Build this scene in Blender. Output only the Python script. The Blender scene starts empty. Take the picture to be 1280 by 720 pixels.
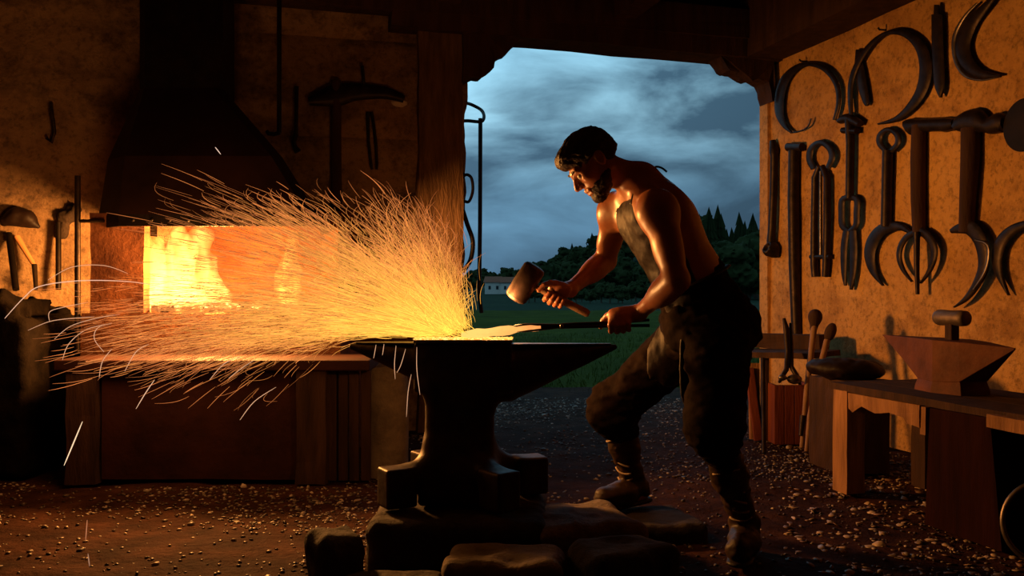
import bpy, math, random
import numpy as np
from mathutils import Vector, Matrix
random.seed(7)
RNG = np.random.default_rng(11)
SC = bpy.context.scene
COL = SC.collection
F = 1138.0
def P(px, py, Y):
    return Vector(((px-640)/F*Y, Y, 1.0-(py-360)/F*Y))
def V(*a): return Vector(a)

# ---------------------------------------------------------------- tagging
def tag(o, label=None, cat=None, group=None, kind=None):
    if label: o['label'] = label
    if cat: o['category'] = cat
    if group: o['group'] = group
    if kind: o['kind'] = kind
    return o
def empty(name, loc, label, cat, group=None):
    o = bpy.data.objects.new(name, None); COL.objects.link(o)
    o.location = loc; o.empty_display_size = .05
    return tag(o, label, cat, group)
def link_mesh(name, me, mats, parent=None):
    o = bpy.data.objects.new(name, me); COL.objects.link(o)
    for m in (mats if isinstance(mats, (list, tuple)) else [mats]):
        if m: me.materials.append(m)
    if parent:
        o.parent = parent
        o.matrix_parent_inverse = Matrix.Identity(4)
        # children are built in world coordinates: bring them into the parent's frame
        T = Matrix.Translation(-world_loc(parent))
        me.transform(T)
    return o
def world_loc(o):
    v = Vector(o.location)
    while o.parent:
        o = o.parent; v += Vector(o.location)
    return v
def copy_tree(o, parent=None):
    c = o.copy(); COL.objects.link(c)
    if parent: c.parent = parent
    for ch in list(o.children): copy_tree(ch, c)
    return c

# ---------------------------------------------------------------- noise
def _hash(ix, iy, iz, seed):
    h = (ix.astype(np.int64)*374761393 + iy.astype(np.int64)*668265263 + iz.astype(np.int64)*2147483647 + seed*974711) & 0xffffffff
    h = ((h ^ (h >> 13))*1274126177) & 0xffffffff
    h = (h ^ (h >> 16)) & 0xffffffff
    return h/4294967295.0
def vnoise(p, scale=1.0, seed=0):
    q = np.asarray(p, dtype=np.float64)*scale
    i = np.floor(q); f = q-i; f = f*f*(3-2*f)
    i = i.astype(np.int64)
    r = 0
    for dx in (0, 1):
        for dy in (0, 1):
            for dz in (0, 1):
                w = (f[..., 0] if dx else 1-f[..., 0])*(f[..., 1] if dy else 1-f[..., 1])*(f[..., 2] if dz else 1-f[..., 2])
                r = r+w*_hash(i[..., 0]+dx, i[..., 1]+dy, i[..., 2]+dz, seed)
    return r*2-1
def fbm(p, scale=1.0, octs=3, seed=0):
    r = 0; a = 1.0; t = 0
    for k in range(octs):
        r = r+a*vnoise(p, scale*(2**k), seed+k*17); t += a; a *= .5
    return r/t

# ---------------------------------------------------------------- mesh builder
class MB:
    def __init__(s): s.v = []; s.f = []; s.n = 0
    def add(s, verts, faces):
        s.v.extend([tuple(x) for x in verts]); s.f.extend([tuple(i+s.n for i in f) for f in faces]); s.n = len(s.v)
        return s
    def hexa(s, p):   # 8 corners: bottom loop 0-3, top loop 4-7
        return s.add(p, [(3, 2, 1, 0), (4, 5, 6, 7), (0, 1, 5, 4), (1, 2, 6, 5), (2, 3, 7, 6), (3, 0, 4, 7)])
    def box(s, c, size, ax=None, taper=1.0):
        c = Vector(c); X, Y, Z = ax if ax else (V(1, 0, 0), V(0, 1, 0), V(0, 0, 1))
        X = X.normalized()*size[0]/2; Y = Y.normalized()*size[1]/2; Z = Z.normalized()*size[2]/2
        lo = [c-Z+(X*a+Y*b) for a, b in ((-1, -1), (1, -1), (1, 1), (-1, 1))]
        hi = [c+Z+(X*a+Y*b)*taper for a, b in ((-1, -1), (1, -1), (1, 1), (-1, 1))]
        return s.hexa(lo+hi)
    def beam(s, a, b, w, h, up=(0, 0, 1), w2=None, h2=None):
        a = Vector(a); b = Vector(b); d = (b-a).normalized(); u = Vector(up)
        x = d.cross(u).normalized(); u = x.cross(d).normalized()
        w2 = w2 or w; h2 = h2 or h
        lo = [a+x*(i*w/2)+u*(j*h/2) for i, j in ((-1, -1), (1, -1), (1, 1), (-1, 1))]
        hi = [b+x*(i*w2/2)+u*(j*h2/2) for i, j in ((-1, -1), (1, -1), (1, 1), (-1, 1))]
        return s.hexa(lo+hi)
    def sweep(s, path, ra, rb=None, nrm=None, n=10, cap=True, closed=False):
        """tube along path; ra = radius across, rb = radius along nrm"""
        path = [Vector(p) for p in path]; m = len(path)
        ra = ra if hasattr(ra, '__len__') else [ra]*m
        rb = ra if rb is None else (rb if hasattr(rb, '__len__') else [rb]*m)
        vs = []; prev = None
        for i, p in enumerate(path):
            if closed: t = (path[(i+1) % m]-path[i-1]).normalized()
            else: t = (path[min(i+1, m-1)]-path[max(i-1, 0)]).normalized()
            if nrm is not None: N = Vector(nrm); N = (N-t*N.dot(t))
            else:
                N = prev if prev is not None else (V(0, 0, 1) if abs(t.z) < .9 else V(0, 1, 0))
                N = N-t*N.dot(t)
            if N.length < 1e-5: N = t.orthogonal()
            N.normalize(); prev = N; B = t.cross(N)
            for k in range(n):
                a = 2*math.pi*k/n
                vs.append(p+B*(ra[i]*math.cos(a))+N*(rb[i]*math.sin(a)))
        fs = []
        for i in range(m if closed else m-1):
            j = (i+1) % m
            for k in range(n):
                k2 = (k+1) % n
                fs.append((i*n+k, i*n+k2, j*n+k2, j*n+k))
        if cap and not closed:
            fs.append(tuple(range(n-1, -1, -1))); fs.append(tuple((m-1)*n+k for k in range(n)))
        return s.add(vs, fs)
    def lathe(s, c, axis, prof, n=24):
        c = Vector(c); axis = Vector(axis).normalized()
        return s.sweep([c+axis*h for h, r in prof], [max(r, 1e-4) for h, r in prof], n=n)
    def prism(s, pts, off):   # planar outline extruded by vector off
        pts = [Vector(p) for p in pts]; off = Vector(off); m = len(pts)
        fs = [tuple(range(m-1, -1, -1)), tuple(range(m, 2*m))]+[(i, (i+1) % m, m+(i+1) % m, m+i) for i in range(m)]
        return s.add(pts+[p+off for p in pts], fs)
    def build(s, name, mat, parent=None, smooth=False, bevel=0, noise=0, nscale=12, subdiv=0, auto=None, fix=True):
        me = bpy.data.meshes.new(name); me.from_pydata(s.v, [], s.f)
        if fix or subdiv:
            import bmesh
            bm = bmesh.new(); bm.from_mesh(me)
            if subdiv: bmesh.ops.subdivide_edges(bm, edges=bm.edges[:], cuts=subdiv, use_grid_fill=True)
            bmesh.ops.recalc_face_normals(bm, faces=bm.faces[:])
            bm.to_mesh(me); bm.free()
        if noise:
            co = np.empty(len(me.vertices)*3); me.vertices.foreach_get('co', co); co = co.reshape(-1, 3)
            d = np.stack([fbm(co+k*7.3, nscale, 3, k) for k in range(3)], 1)
            me.vertices.foreach_set('co', (co+d*noise).ravel())
        if smooth: me.polygons.foreach_set('use_smooth', [True]*len(me.polygons))
        o = link_mesh(name, me, mat, parent)
        if bevel:
            b = o.modifiers.new('bevel', 'BEVEL'); b.width = bevel; b.segments = 2; b.limit_method = 'ANGLE'; b.angle_limit = math.radians(40)
        if smooth and auto:
            try: me.set_sharp_from_angle(angle=math.radians(auto))
            except Exception: pass
        return o
def spline(pts, n=6):
    """Catmull-Rom through tuples of any length"""
    a = np.array([list(p) for p in pts], float); out = []
    m = len(a)
    for i in range(m-1):
        p0 = a[max(i-1, 0)]; p1 = a[i]; p2 = a[i+1]; p3 = a[min(i+2, m-1)]
        for k in range(n):
            t = k/n
            out.append(.5*((2*p1)+(-p0+p2)*t+(2*p0-5*p1+4*p2-p3)*t*t+(-p0+3*p1-3*p2+p3)*t**3))
    out.append(a[-1]); return np.array(out)

# ---------------------------------------------------------------- implicit surfaces
class SDF:
    def __init__(s): s.ops = []
    def cap(s, a, b, ra, rb, k=.02, op='u', sc=None):
        s.ops.append(('cap', (np.array(a, float), np.array(b, float), ra, rb, sc), k, op)); return s
    @staticmethod
    def ortho(ax):
        a = Vector(ax[0]).normalized(); b = Vector(ax[1]); b = (b-a*b.dot(a)).normalized()
        return np.array([list(a), list(b), list(a.cross(b))])
    def ell(s, c, r, ax=None, k=.02, op='u'):
        ax = np.eye(3) if ax is None else s.ortho(ax)
        s.ops.append(('ell', (np.array(c, float), np.array(r, float), ax), k, op)); return s
    def box(s, c, h, ax=None, rnd=.01, k=.02, op='u'):
        ax = np.eye(3) if ax is None else s.ortho(ax)
        s.ops.append(('box', (np.array(c, float), np.array(h, float), ax, rnd), k, op)); return s
    def plane(s, c, n, k=.01):     # keep the side n points to
        s.ops.append(('plane', (np.array(c, float), np.array(Vector(n).normalized())), k, 'i')); return s
    def copy(s, inflate=0, filt=None):
        t = SDF()
        for kd, pr, k, op in s.ops:
            if kd == 'cap': pr = (pr[0], pr[1], pr[2]+inflate, pr[3]+inflate, pr[4])
            elif kd == 'ell': pr = (pr[0], pr[1]+inflate, pr[2])
            elif kd == 'box': pr = (pr[0], pr[1]+inflate, pr[2], pr[3]+inflate)
            t.ops.append((kd, pr, k, op))
        return t
    @staticmethod
    def bbox(kd, pr):
        if kd == 'cap':
            a, b, ra, rb, sc = pr; r = max(ra, rb)*(max(sc) if sc else 1)
            return np.minimum(a, b)-r, np.maximum(a, b)+r
        if kd == 'ell': r = max(pr[1]); return pr[0]-r, pr[0]+r
        if kd == 'box': r = np.linalg.norm(pr[1]); return pr[0]-r, pr[0]+r
    @staticmethod
    def ev(kd, pr, p):
        if kd == 'cap':
            a, b, ra, rb, sc = pr
            if sc: s3 = np.array(sc); q = (p-a)/s3; ba = (b-a)/s3
            else: q = p-a; ba = b-a
            t = np.clip((q@ba)/max(ba@ba, 1e-9), 0, 1)
            d = np.linalg.norm(q-t[..., None]*ba, axis=-1)-(ra+(rb-ra)*t)
            return d*(min(sc) if sc else 1)
        if kd == 'ell':
            q = (p-pr[0])@pr[2].T; r = pr[1]
            k0 = np.linalg.norm(q/r, axis=-1); k1 = np.linalg.norm(q/(r*r), axis=-1)
            return np.where(k1 > 1e-9, k0*(k0-1)/np.maximum(k1, 1e-9), -min(r))
        if kd == 'box':
            q = np.abs((p-pr[0])@pr[2].T)-(pr[1]-pr[3])
            return np.linalg.norm(np.maximum(q, 0), axis=-1)+np.minimum(q.max(-1), 0)-pr[3]
        if kd == 'plane': return -((p-pr[0])@pr[1])
    def mesh(s, name, mat, vox, parent=None, noise=None, pad=.03, smooth=True):
        lo = np.min([s.bbox(o[0], o[1])[0] for o in s.ops if o[3] == 'u'], 0)-pad
        hi = np.max([s.bbox(o[0], o[1])[1] for o in s.ops if o[3] == 'u'], 0)+pad
        N = np.ceil((hi-lo)/vox).astype(int)+1
        D = np.full(N, .3, np.float32)
        for kd, pr, k, op in s.ops:
            if kd == 'plane': i0 = np.zeros(3, int); i1 = N
            else:
                a, b = s.bbox(kd, pr); m = k+.03
                i0 = np.clip(((a-m-lo)/vox).astype(int), 0, N); i1 = np.clip(((b+m-lo)/vox).astype(int)+2, 0, N)
            if (i1 <= i0).any(): continue
            for x0 in range(i0[0], i1[0], 40):
                x1 = min(x0+40, i1[0])
                sl = (slice(x0, x1), slice(i0[1], i1[1]), slice(i0[2], i1[2]))
                g = np.stack(np.meshgrid(*[lo[j]+vox*np.arange(*((x0, x1) if j == 0 else (i0[j], i1[j]))) for j in range(3)], indexing='ij'), -1)
                d = s.ev(kd, pr, g).astype(np.float32); A = D[sl]
                k = max(k, 1e-4)
                if op == 'u': h = np.maximum(k-np.abs(A-d), 0)/k; D[sl] = np.minimum(A, d)-h*h*k/4
                elif op == 's': d = -d; h = np.maximum(k-np.abs(A-d), 0)/k; D[sl] = np.maximum(A, d)+h*h*k/4
                else: h = np.maximum(k-np.abs(A-d), 0)/k; D[sl] = np.maximum(A, d)+h*h*k/4
        if noise:
            near = np.argwhere(np.abs(D) < .04)
            p = lo+near*vox
            D[tuple(near.T)] += noise(p).astype(np.float32)
        D[0] = D[-1] = .3; D[:, 0] = D[:, -1] = .3; D[:, :, 0] = D[:, :, -1] = .3
        I = D < 0
        c = np.zeros(N-1, np.int8)
        for dx in (0, 1):
            for dy in (0, 1):
                for dz in (0, 1):
                    c += I[dx:N[0]-1+dx, dy:N[1]-1+dy, dz:N[2]-1+dz]
        act = np.argwhere((c > 0) & (c < 8))
        idx = np.full(N-1, -1, np.int32); idx[tuple(act.T)] = np.arange(len(act))
        acc = np.zeros((len(act), 3)); cnt = np.zeros(len(act))
        for ax in range(3):
            o1, o2 = [j for j in range(3) if j != ax]
            for u in (0, 1):
                for w in (0, 1):
                    a = act.copy(); a[:, o1] += u; a[:, o2] += w; b = a.copy(); b[:, ax] += 1
                    da = D[tuple(a.T)]; db = D[tuple(b.T)]
                    m = (da < 0) != (db < 0)
                    t = da[m]/(da[m]-db[m])
                    acc[m] += a[m]+t[:, None]*np.eye(3)[ax]; cnt[m] += 1
        vs = lo+vox*acc/cnt[:, None]
        fs = []
        for ax in range(3):
            o1, o2 = [(1, 2), (2, 0), (0, 1)][ax]
            sl0 = [slice(None)]*3; sl1 = [slice(None)]*3; sl0[ax] = slice(0, -1); sl1[ax] = slice(1, None)
            A = I[tuple(sl0)]; B = I[tuple(sl1)]
            e = np.argwhere(A != B)
            e = e[(e[:, o1] > 0) & (e[:, o2] > 0)]
            ins = A[tuple(e.T)]
            def cell(du, dw):
                q = e.copy(); q[:, o1] -= du; q[:, o2] -= dw; return idx[tuple(q.T)]
            q = np.stack([cell(1, 1), cell(0, 1), cell(0, 0), cell(1, 0)], 1)
            q[~ins] = q[~ins][:, ::-1]
            fs.append(q[(q >= 0).all(1)])
        fs = np.concatenate(fs)
        me = bpy.data.meshes.new(name)
        me.vertices.add(len(vs)); me.vertices.foreach_set('co', vs.astype(np.float32).ravel())
        me.loops.add(fs.size); me.loops.foreach_set('vertex_index', fs.astype(np.int32).ravel())
        me.polygons.add(len(fs)); me.polygons.foreach_set('loop_start', np.arange(0, fs.size, 4, dtype=np.int32))
        try: me.polygons.foreach_set('loop_total', np.full(len(fs), 4, np.int32))
        except Exception: pass
        me.update(calc_edges=True); me.validate()
        if smooth: me.polygons.foreach_set('use_smooth', np.ones(len(me.polygons), bool))
        return link_mesh(name, me, mat, parent)

# ---------------------------------------------------------------- materials
def material(name, c1, c2=None, rough=.7, metal=0, scale=8, bump=.3, bscale=None, detail=6, c3=None, stretch=(1, 1, 1), spec=.18, sheen=0, bdist=.01, coat=0):
    m = bpy.data.materials.new(name); m.use_nodes = True; nt = m.node_tree; b = nt.nodes['Principled BSDF']
    b.inputs['Roughness'].default_value = rough; b.inputs['Metallic'].default_value = metal
    b.inputs['Specular IOR Level'].default_value = spec
    if coat: b.inputs['Coat Weight'].default_value = coat
    tc = nt.nodes.new('ShaderNodeTexCoord'); mp = nt.nodes.new('ShaderNodeMapping'); mp.inputs['Scale'].default_value = stretch
    nt.links.new(tc.outputs['Object'], mp.inputs['Vector'])
    n1 = nt.nodes.new('ShaderNodeTexNoise'); n1.inputs['Scale'].default_value = scale; n1.inputs['Detail'].default_value = detail; n1.inputs['Roughness'].default_value = .6
    nt.links.new(mp.outputs[0], n1.inputs['Vector'])
    r = nt.nodes.new('ShaderNodeValToRGB'); e = r.color_ramp.elements
    e[0].position = .32; e[1].position = .68
    e[0].color = (*c1, 1); e[1].color = (*(c2 or c1), 1)
    if c3: x = e.new(.5); x.color = (*c3, 1)
    nt.links.new(n1.outputs['Fac'], r.inputs[0]); nt.links.new(r.outputs[0], b.inputs['Base Color'])
    n2 = nt.nodes.new('ShaderNodeTexNoise'); n2.inputs['Scale'].default_value = bscale or scale*3; n2.inputs['Detail'].default_value = 8; n2.inputs['Roughness'].default_value = .65
    nt.links.new(mp.outputs[0], n2.inputs['Vector'])
    bp = nt.nodes.new('ShaderNodeBump'); bp.inputs['Strength'].default_value = bump; bp.inputs['Distance'].default_value = bdist
    nt.links.new(n2.outputs['Fac'], bp.inputs['Height']); nt.links.new(bp.outputs[0], b.inputs['Normal'])
    # roughness varies a little with the same pattern
    mr = nt.nodes.new('ShaderNodeMapRange'); mr.inputs['To Min'].default_value = max(.05, rough-.12); mr.inputs['To Max'].default_value = min(1, rough+.12)
    nt.links.new(n2.outputs['Fac'], mr.inputs['Value']); nt.links.new(mr.outputs[0], b.inputs['Roughness'])
    return m
def emission(name, color, strength, attr=False, sampling='NONE'):
    m = bpy.data.materials.new(name); m.use_nodes = True; nt = m.node_tree; nt.nodes.clear()
    o = nt.nodes.new('ShaderNodeOutputMaterial'); e = nt.nodes.new('ShaderNodeEmission'); e.inputs[0].default_value = (*color, 1); e.inputs[1].default_value = strength
    if attr:
        a = nt.nodes.new('ShaderNodeVertexColor'); a.layer_name = 'glow'; nt.links.new(a.outputs[0], e.inputs[0])
    nt.links.new(e.outputs[0], o.inputs[0])
    m.cycles.emission_sampling = sampling
    return m
# ================================================================ materials
M = {}
M['iron'] = material('forged_iron', (.012, .008, .006), (.036, .022, .014), rough=.42, metal=.5, scale=18, bump=.35, bscale=60, bdist=.003)
M['black_iron'] = material('blackened_iron', (.007, .005, .004), (.016, .010, .007), rough=.5, metal=.6, scale=10, bump=.4, bscale=40, bdist=.004)
M['anvil'] = material('anvil_iron', (.016, .009, .006), (.060, .032, .017), rough=.5, metal=.35, scale=12, bump=.4, bscale=50, bdist=.004)
M['bright_iron'] = material('worn_and_highlit_iron', (.10, .08, .065), (.22, .18, .15), rough=.38, metal=.9, scale=25, bump=.25, bscale=80, bdist=.002)
M['hood'] = material('sooty_sheet_steel', (.020, .010, .007), (.045, .020, .013), rough=.55, metal=.5, scale=3, bump=.2, bscale=9, bdist=.01)
M['rust_steel'] = material('rusty_plate', (.020, .006, .004), (.045, .013, .008), rough=.7, metal=.2, scale=5, bump=.3, bscale=30)
M['wood'] = material('old_wood', (.16, .075, .032), (.34, .17, .075), rough=.75, scale=4, bump=.6, bscale=14, stretch=(6, 6, .7))
M['wood_h'] = material('old_plank_wood', (.14, .065, .03), (.30, .15, .07), rough=.75, scale=4, bump=.6, bscale=14, stretch=(6, .7, 6))
M['dark_wood'] = material('smoked_dark_wood', (.025, .012, .008), (.06, .028, .016), rough=.8, scale=3, bump=.7, bscale=12, stretch=(5, 5, .8))
M['red_wood'] = material('red_brown_wood', (.10, .022, .011), (.17, .042, .018), rough=.65, scale=4, bump=.5, bscale=16, stretch=(5, 5, .6))
M['handle'] = material('worn_handle_wood', (.16, .085, .045), (.28, .16, .09), rough=.5, scale=6, bump=.25, bscale=30, stretch=(4, 4, 1))
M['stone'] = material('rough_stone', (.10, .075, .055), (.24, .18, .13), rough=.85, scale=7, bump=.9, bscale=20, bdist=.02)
M['dark_stone'] = material('dark_toned_stone', (.018, .012, .009), (.05, .033, .023), rough=.85, scale=6, bump=.9, bscale=22, bdist=.02)  # darker copy of the stone, shade around the anvil put into its colour
M['brick'] = material('heat_scorched_brick', (.07, .022, .009), (.17, .06, .022), rough=.85, scale=5, bump=.8, bscale=24, bdist=.015)
M['leather'] = material('dark_leather', (.008, .004, .003), (.018, .009, .006), rough=.55, scale=10, bump=.5, bscale=40, bdist=.004)
M['trouser'] = material('dark_wool_trousers', (.007, .004, .0035), (.016, .009, .007), rough=.9, scale=12, bump=.5, bscale=70, bdist=.004, spec=.03)
M['boot'] = material('scuffed_boot_leather', (.018, .010, .006), (.05, .025, .014), rough=.5, scale=12, bump=.5, bscale=40, bdist=.004)
M['skin'] = material('tanned_skin', (.30, .105, .050), (.40, .155, .075), rough=.38, scale=9, bump=.18, bscale=45, bdist=.003, spec=.55)
M['hair'] = material('dark_brown_hair', (.020, .010, .006), (.05, .026, .014), rough=.45, scale=30, bump=.9, bscale=60, bdist=.008, stretch=(1, 1, 1))
M['rope'] = material('pale_lace', (.25, .17, .11), (.4, .3, .2), rough=.7)
M['coal'] = material('coal', (.010, .008, .008), (.03, .022, .02), rough=.45, scale=12, bump=.9, bscale=30)
M['foliage'] = material('conifer_foliage', (.012, .020, .008), (.024, .034, .012), rough=.9, scale=3, bump=.4, spec=.03)
M['leafy'] = material('broadleaf_foliage', (.016, .024, .009), (.030, .040, .014), rough=.9, scale=1.5, bump=.4, spec=.03)
M['bark'] = material('bark', (.05, .035, .025), (.09, .06, .04), rough=.9)
M['house_wall'] = material('white_render', (.45, .42, .38), (.6, .56, .5), rough=.9)
M['roof'] = material('clay_roof', (.16, .06, .04), (.24, .09, .05), rough=.9)
M['pane'] = material('dark_window_glass', (.02, .025, .03), rough=.1)

def wall_material(name, base, dark, light, soot, seed=0, courses=True):
    m = bpy.data.materials.new(name); m.use_nodes = True; nt = m.node_tree; b = nt.nodes['Principled BSDF']; L = nt.links.new
    b.inputs['Roughness'].default_value = .88; b.inputs['Specular IOR Level'].default_value = .25
    tc = nt.nodes.new('ShaderNodeTexCoord')
    def noise(sc, det=8, rough=.6, st=(1, 1, 1)):
        mp = nt.nodes.new('ShaderNodeMapping'); mp.inputs['Scale'].default_value = st; mp.inputs['Location'].default_value = (seed*3.1, seed, seed*.7)
        L(tc.outputs['Object'], mp.inputs['Vector'])
        n = nt.nodes.new('ShaderNodeTexNoise'); n.inputs['Scale'].default_value = sc; n.inputs['Detail'].default_value = det; n.inputs['Roughness'].default_value = rough
        L(mp.outputs[0], n.inputs['Vector']); return n.outputs['Fac']
    def ramp(f, stops):
        r = nt.nodes.new('ShaderNodeValToRGB'); e = r.color_ramp.elements
        e[0].position, e[0].color = stops[0][0], (*stops[0][1], 1); e[1].position, e[1].color = stops[-1][0], (*stops[-1][1], 1)
        for p, c in stops[1:-1]: x = e.new(p); x.color = (*c, 1)
        L(f, r.inputs[0]); return r.outputs[0]
    c = ramp(noise(1.6, 10, .65), [(.3, dark), (.5, base), (.72, light)])
    # sooty patches with shapes of their own and chipped spots
    g = ramp(noise(2.6, 9, .7, (1, 1, 1.3)), [(.38, (0, 0, 0)), (.52, (1, 1, 1))])
    mx = nt.nodes.new('ShaderNodeMix'); mx.data_type = 'RGBA'; L(g, mx.inputs[0]); mx.inputs[6].default_value = (*soot, 1); L(c, mx.inputs[7])
    sp = ramp(noise(26, 6, .75), [(.36, (.55, .55, .55)), (.5, (1, 1, 1)), (.7, (1.0, 1.0, 1.0))])
    ml = nt.nodes.new('ShaderNodeMix'); ml.data_type = 'RGBA'; ml.blend_type = 'MULTIPLY'; ml.inputs[0].default_value = 1; L(mx.outputs[2], ml.inputs[6]); L(sp, ml.inputs[7])
    L(ml.outputs[2], b.inputs['Base Color'])
    n1 = noise(9, 10, .7); n2 = noise(45, 6, .7)
    ad = nt.nodes.new('ShaderNodeMath'); ad.operation = 'MULTIPLY_ADD'; L(n2, ad.inputs[0]); ad.inputs[1].default_value = .35; L(n1, ad.inputs[2])
    bp = nt.nodes.new('ShaderNodeBump'); bp.inputs['Strength'].default_value = .75; bp.inputs['Distance'].default_value = .035
    L(ad.outputs[0], bp.inputs['Height']); L(bp.outputs[0], b.inputs['Normal'])
    return m
M['wall_back'] = wall_material('smoked_stone_masonry', (.30, .185, .095), (.17, .10, .05), (.42, .28, .15), (.14, .085, .048), 1)
M['wall_right'] = wall_material('ochre_lime_plaster', (.54, .29, .085), (.40, .20, .055), (.64, .37, .125), (.34, .17, .05), 5)
M['dirt'] = material('packed_dirt', (.020, .008, .005), (.065, .026, .015), rough=.8, scale=5, bump=1, bscale=28, bdist=.02, c3=(.036, .014, .008), spec=.03)
M['grass'] = material('meadow_grass', (.030, .044, .004), (.060, .078, .008), rough=.95, scale=.6, bump=1, bscale=30, bdist=.05, c3=(.040, .055, .006), spec=.03)
M['hill'] = material('forest_hillside', (.016, .032, .020), (.026, .046, .026), rough=.95, scale=.05, bump=1, bscale=.3, bdist=1, spec=.03)

# ================================================================ room frame, turned about 15 degrees
C0 = V(2.02, 7.10, 0)                     # corner of the back wall and the right wall
RU = V(-.9666, -.2562, 0)                 # along the back wall towards the left
RV = V(.2562, -.9666, 0)                  # along the right wall towards the camera
ZH = 3.2
def room(u, v, z): return C0+RU*u+RV*v+V(0, 0, z)
def on_back(px, py, off=0.0):             # point on the back wall seen at a pixel
    a = (px-640)/F; n = RV; q = C0+RV*off; Y = (q.dot(n))/(a*n.x+n.y); return V(a*Y, Y, 1-(py-360)/F*Y)
def on_right(px, py, off=0.0):            # point on the right wall
    a = (px-640)/F; n = RU; q = C0+RU*off; Y = (q.dot(n))/(a*n.x+n.y); return V(a*Y, Y, 1-(py-360)/F*Y)

def wall_grid(name, mat, u0, u1, z0, z1, dirn, org, nrm, step=.04, amp=.03, edge=(), seed=0, thick=.28, courses=False):
    nu = int((u1-u0)/step)+1; nz = int((z1-z0)/step)+1
    U, Z = np.meshgrid(np.linspace(u0, u1, nu), np.linspace(z0, z1, nz), indexing='ij')
    d = np.array(dirn); n = np.array(nrm); o = np.array(org)
    p = o+U[..., None]*d+Z[..., None]*np.array([0, 0, 1.])
    disp = fbm(p, 1.3, 5, seed)*amp*1.2
    if courses:                           # big stone blocks under the plaster
        row = np.floor(Z/.34); cu = U+row*.37+.12*vnoise(p, 1.5, 5)
        fz = np.minimum(Z/.34-row, 1-(Z/.34-row)); cell = np.floor(cu/.62); fu = np.minimum(cu/.62-cell, 1-(cu/.62-cell))*1.8
        g = np.clip(np.minimum(fz, fu)/.085, 0, 1); blk = _hash(row.astype(int), cell.astype(int), row.astype(int)*0, 3)
        msk = np.clip(fbm(p, .8, 3, 77)*3+.5, 0, 1)
        disp = disp+((g-1)*.028+(blk-.5)*.03)*msk
    e = np.zeros_like(U)
    if 'u0' in edge: e = e+np.clip(1-(U-u0)/.1, 0, 1)*fbm(p, 5, 3, 9)*.05
    if 'u1' in edge: e = e+np.clip(1-(u1-U)/.1, 0, 1)*fbm(p, 5, 3, 9)*.05
    fr = p+disp[..., None]*n+e[..., None]*d
    bk = p-thick*n+e[..., None]*d
    A = fr.reshape(-1, 3); B = bk.reshape(-1, 3); N = len(A)
    ii = np.arange(nu*nz).reshape(nu, nz)
    q = np.stack([ii[:-1, :-1], ii[1:, :-1], ii[1:, 1:], ii[:-1, 1:]], -1).reshape(-1, 4)
    fs = [tuple(x) for x in q]+[tuple(x+N)[::-1] for x in q]
    loop = list(ii[:, 0])+list(ii[-1, 1:])+list(ii[-2::-1, -1])+list(ii[0, -2:0:-1])
    for a, b in zip(loop, loop[1:]+loop[:1]): fs.append((b, a, a+N, b+N))
    mb = MB(); mb.add(np.concatenate([A, B]).tolist(), [tuple(int(t) for t in f) for f in fs])
    o = mb.build(name, mat, smooth=True, auto=50)
    o['kind'] = 'structure'; return o

UJ = (C0-V(-.34, 6.5, 0)).length          # left jamb of the opening, along the back wall (about 2.34)
wb = wall_grid('wall_back', M['wall_back'], UJ, 7.2, 0, ZH, RU, C0, RV, edge=('u0',), seed=3, courses=True, amp=.035)
wr = wall_grid('wall_right', M['wall_right'], -.02, 9.4, 0, ZH, RV, C0, RU, seed=8, amp=.02, thick=.3)
ws = wall_grid('wall_back_stub', M['wall_right'], -.05, .03, 0, ZH, RU, C0, RV, seed=12, step=.03, amp=.010, thick=.12)
ws.name = 'trim_1'
def slab(name, a, b, c, d, z0, z1, mat):
    mb = MB(); mb.hexa([V(p.x, p.y, z0) for p in (a, b, c, d)]+[V(p.x, p.y, z1) for p in (a, b, c, d)])
    o = mb.build(name, mat); o['kind'] = 'structure'; return o
slab('ceiling', room(-.3, -.3, 0), room(7.4, -.3, 0), room(7.4, 9.4, 0), room(-.3, 9.4, 0), ZH, ZH+.15, M['dark_wood'])
slab('wall_left', room(7.2, -.3, 0), room(7.4, -.3, 0), room(7.4, 9.4, 0), room(7.2, 9.4, 0), 0, ZH, M['dark_wood'])
slab('wall_front', room(-.3, 9.2, 0), room(7.2, 9.2, 0), room(7.2, 9.4, 0), room(-.3, 9.4, 0), 0, ZH, M['dark_wood'])
def structure(mb, name, mat, **k):
    o = mb.build(name, mat, **k); o['kind'] = 'structure'; return o
# header wall and lintel above the opening
mb = MB(); mb.beam(room(UJ+.55, .03, 2.93), room(-.1, .03, 2.88), .30, .30)
structure(mb, 'trim_2', M['dark_wood'], subdiv=8, noise=.018, nscale=5, smooth=True, auto=50)
mb = MB(); mb.beam(room(UJ+.2, -.1, 3.1), room(-.1, -.1, 3.1), .22, .30)
structure(mb, 'trim_3', M['dark_wood'], subdiv=3, noise=.01)
# ragged corner brackets under the lintel
def bracket(name, pts, v0=-.06, th=.2):
    mb = MB(); q = [room(u, v0, z) for u, z in pts]; mb.prism(q, RV*th)
    return structure(mb, name, M['dark_wood'], subdiv=2, noise=.028, nscale=11, smooth=False)
def uz(px, py):
    p = on_back(px, py); return (p-C0).dot(RU), p.z
bracket('trim_4', [uz(x, y) for x, y in ((574, 45), (652, 50), (640, 60), (628, 72), (614, 80), (610, 90), (597, 101), (588, 100), (574, 108))])
bracket('trim_5', [uz(x, y) for x, y in ((884, 66), (955, 60), (955, 130), (948, 108), (936, 101), (930, 104), (915, 95), (902, 92), (893, 80))])
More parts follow.
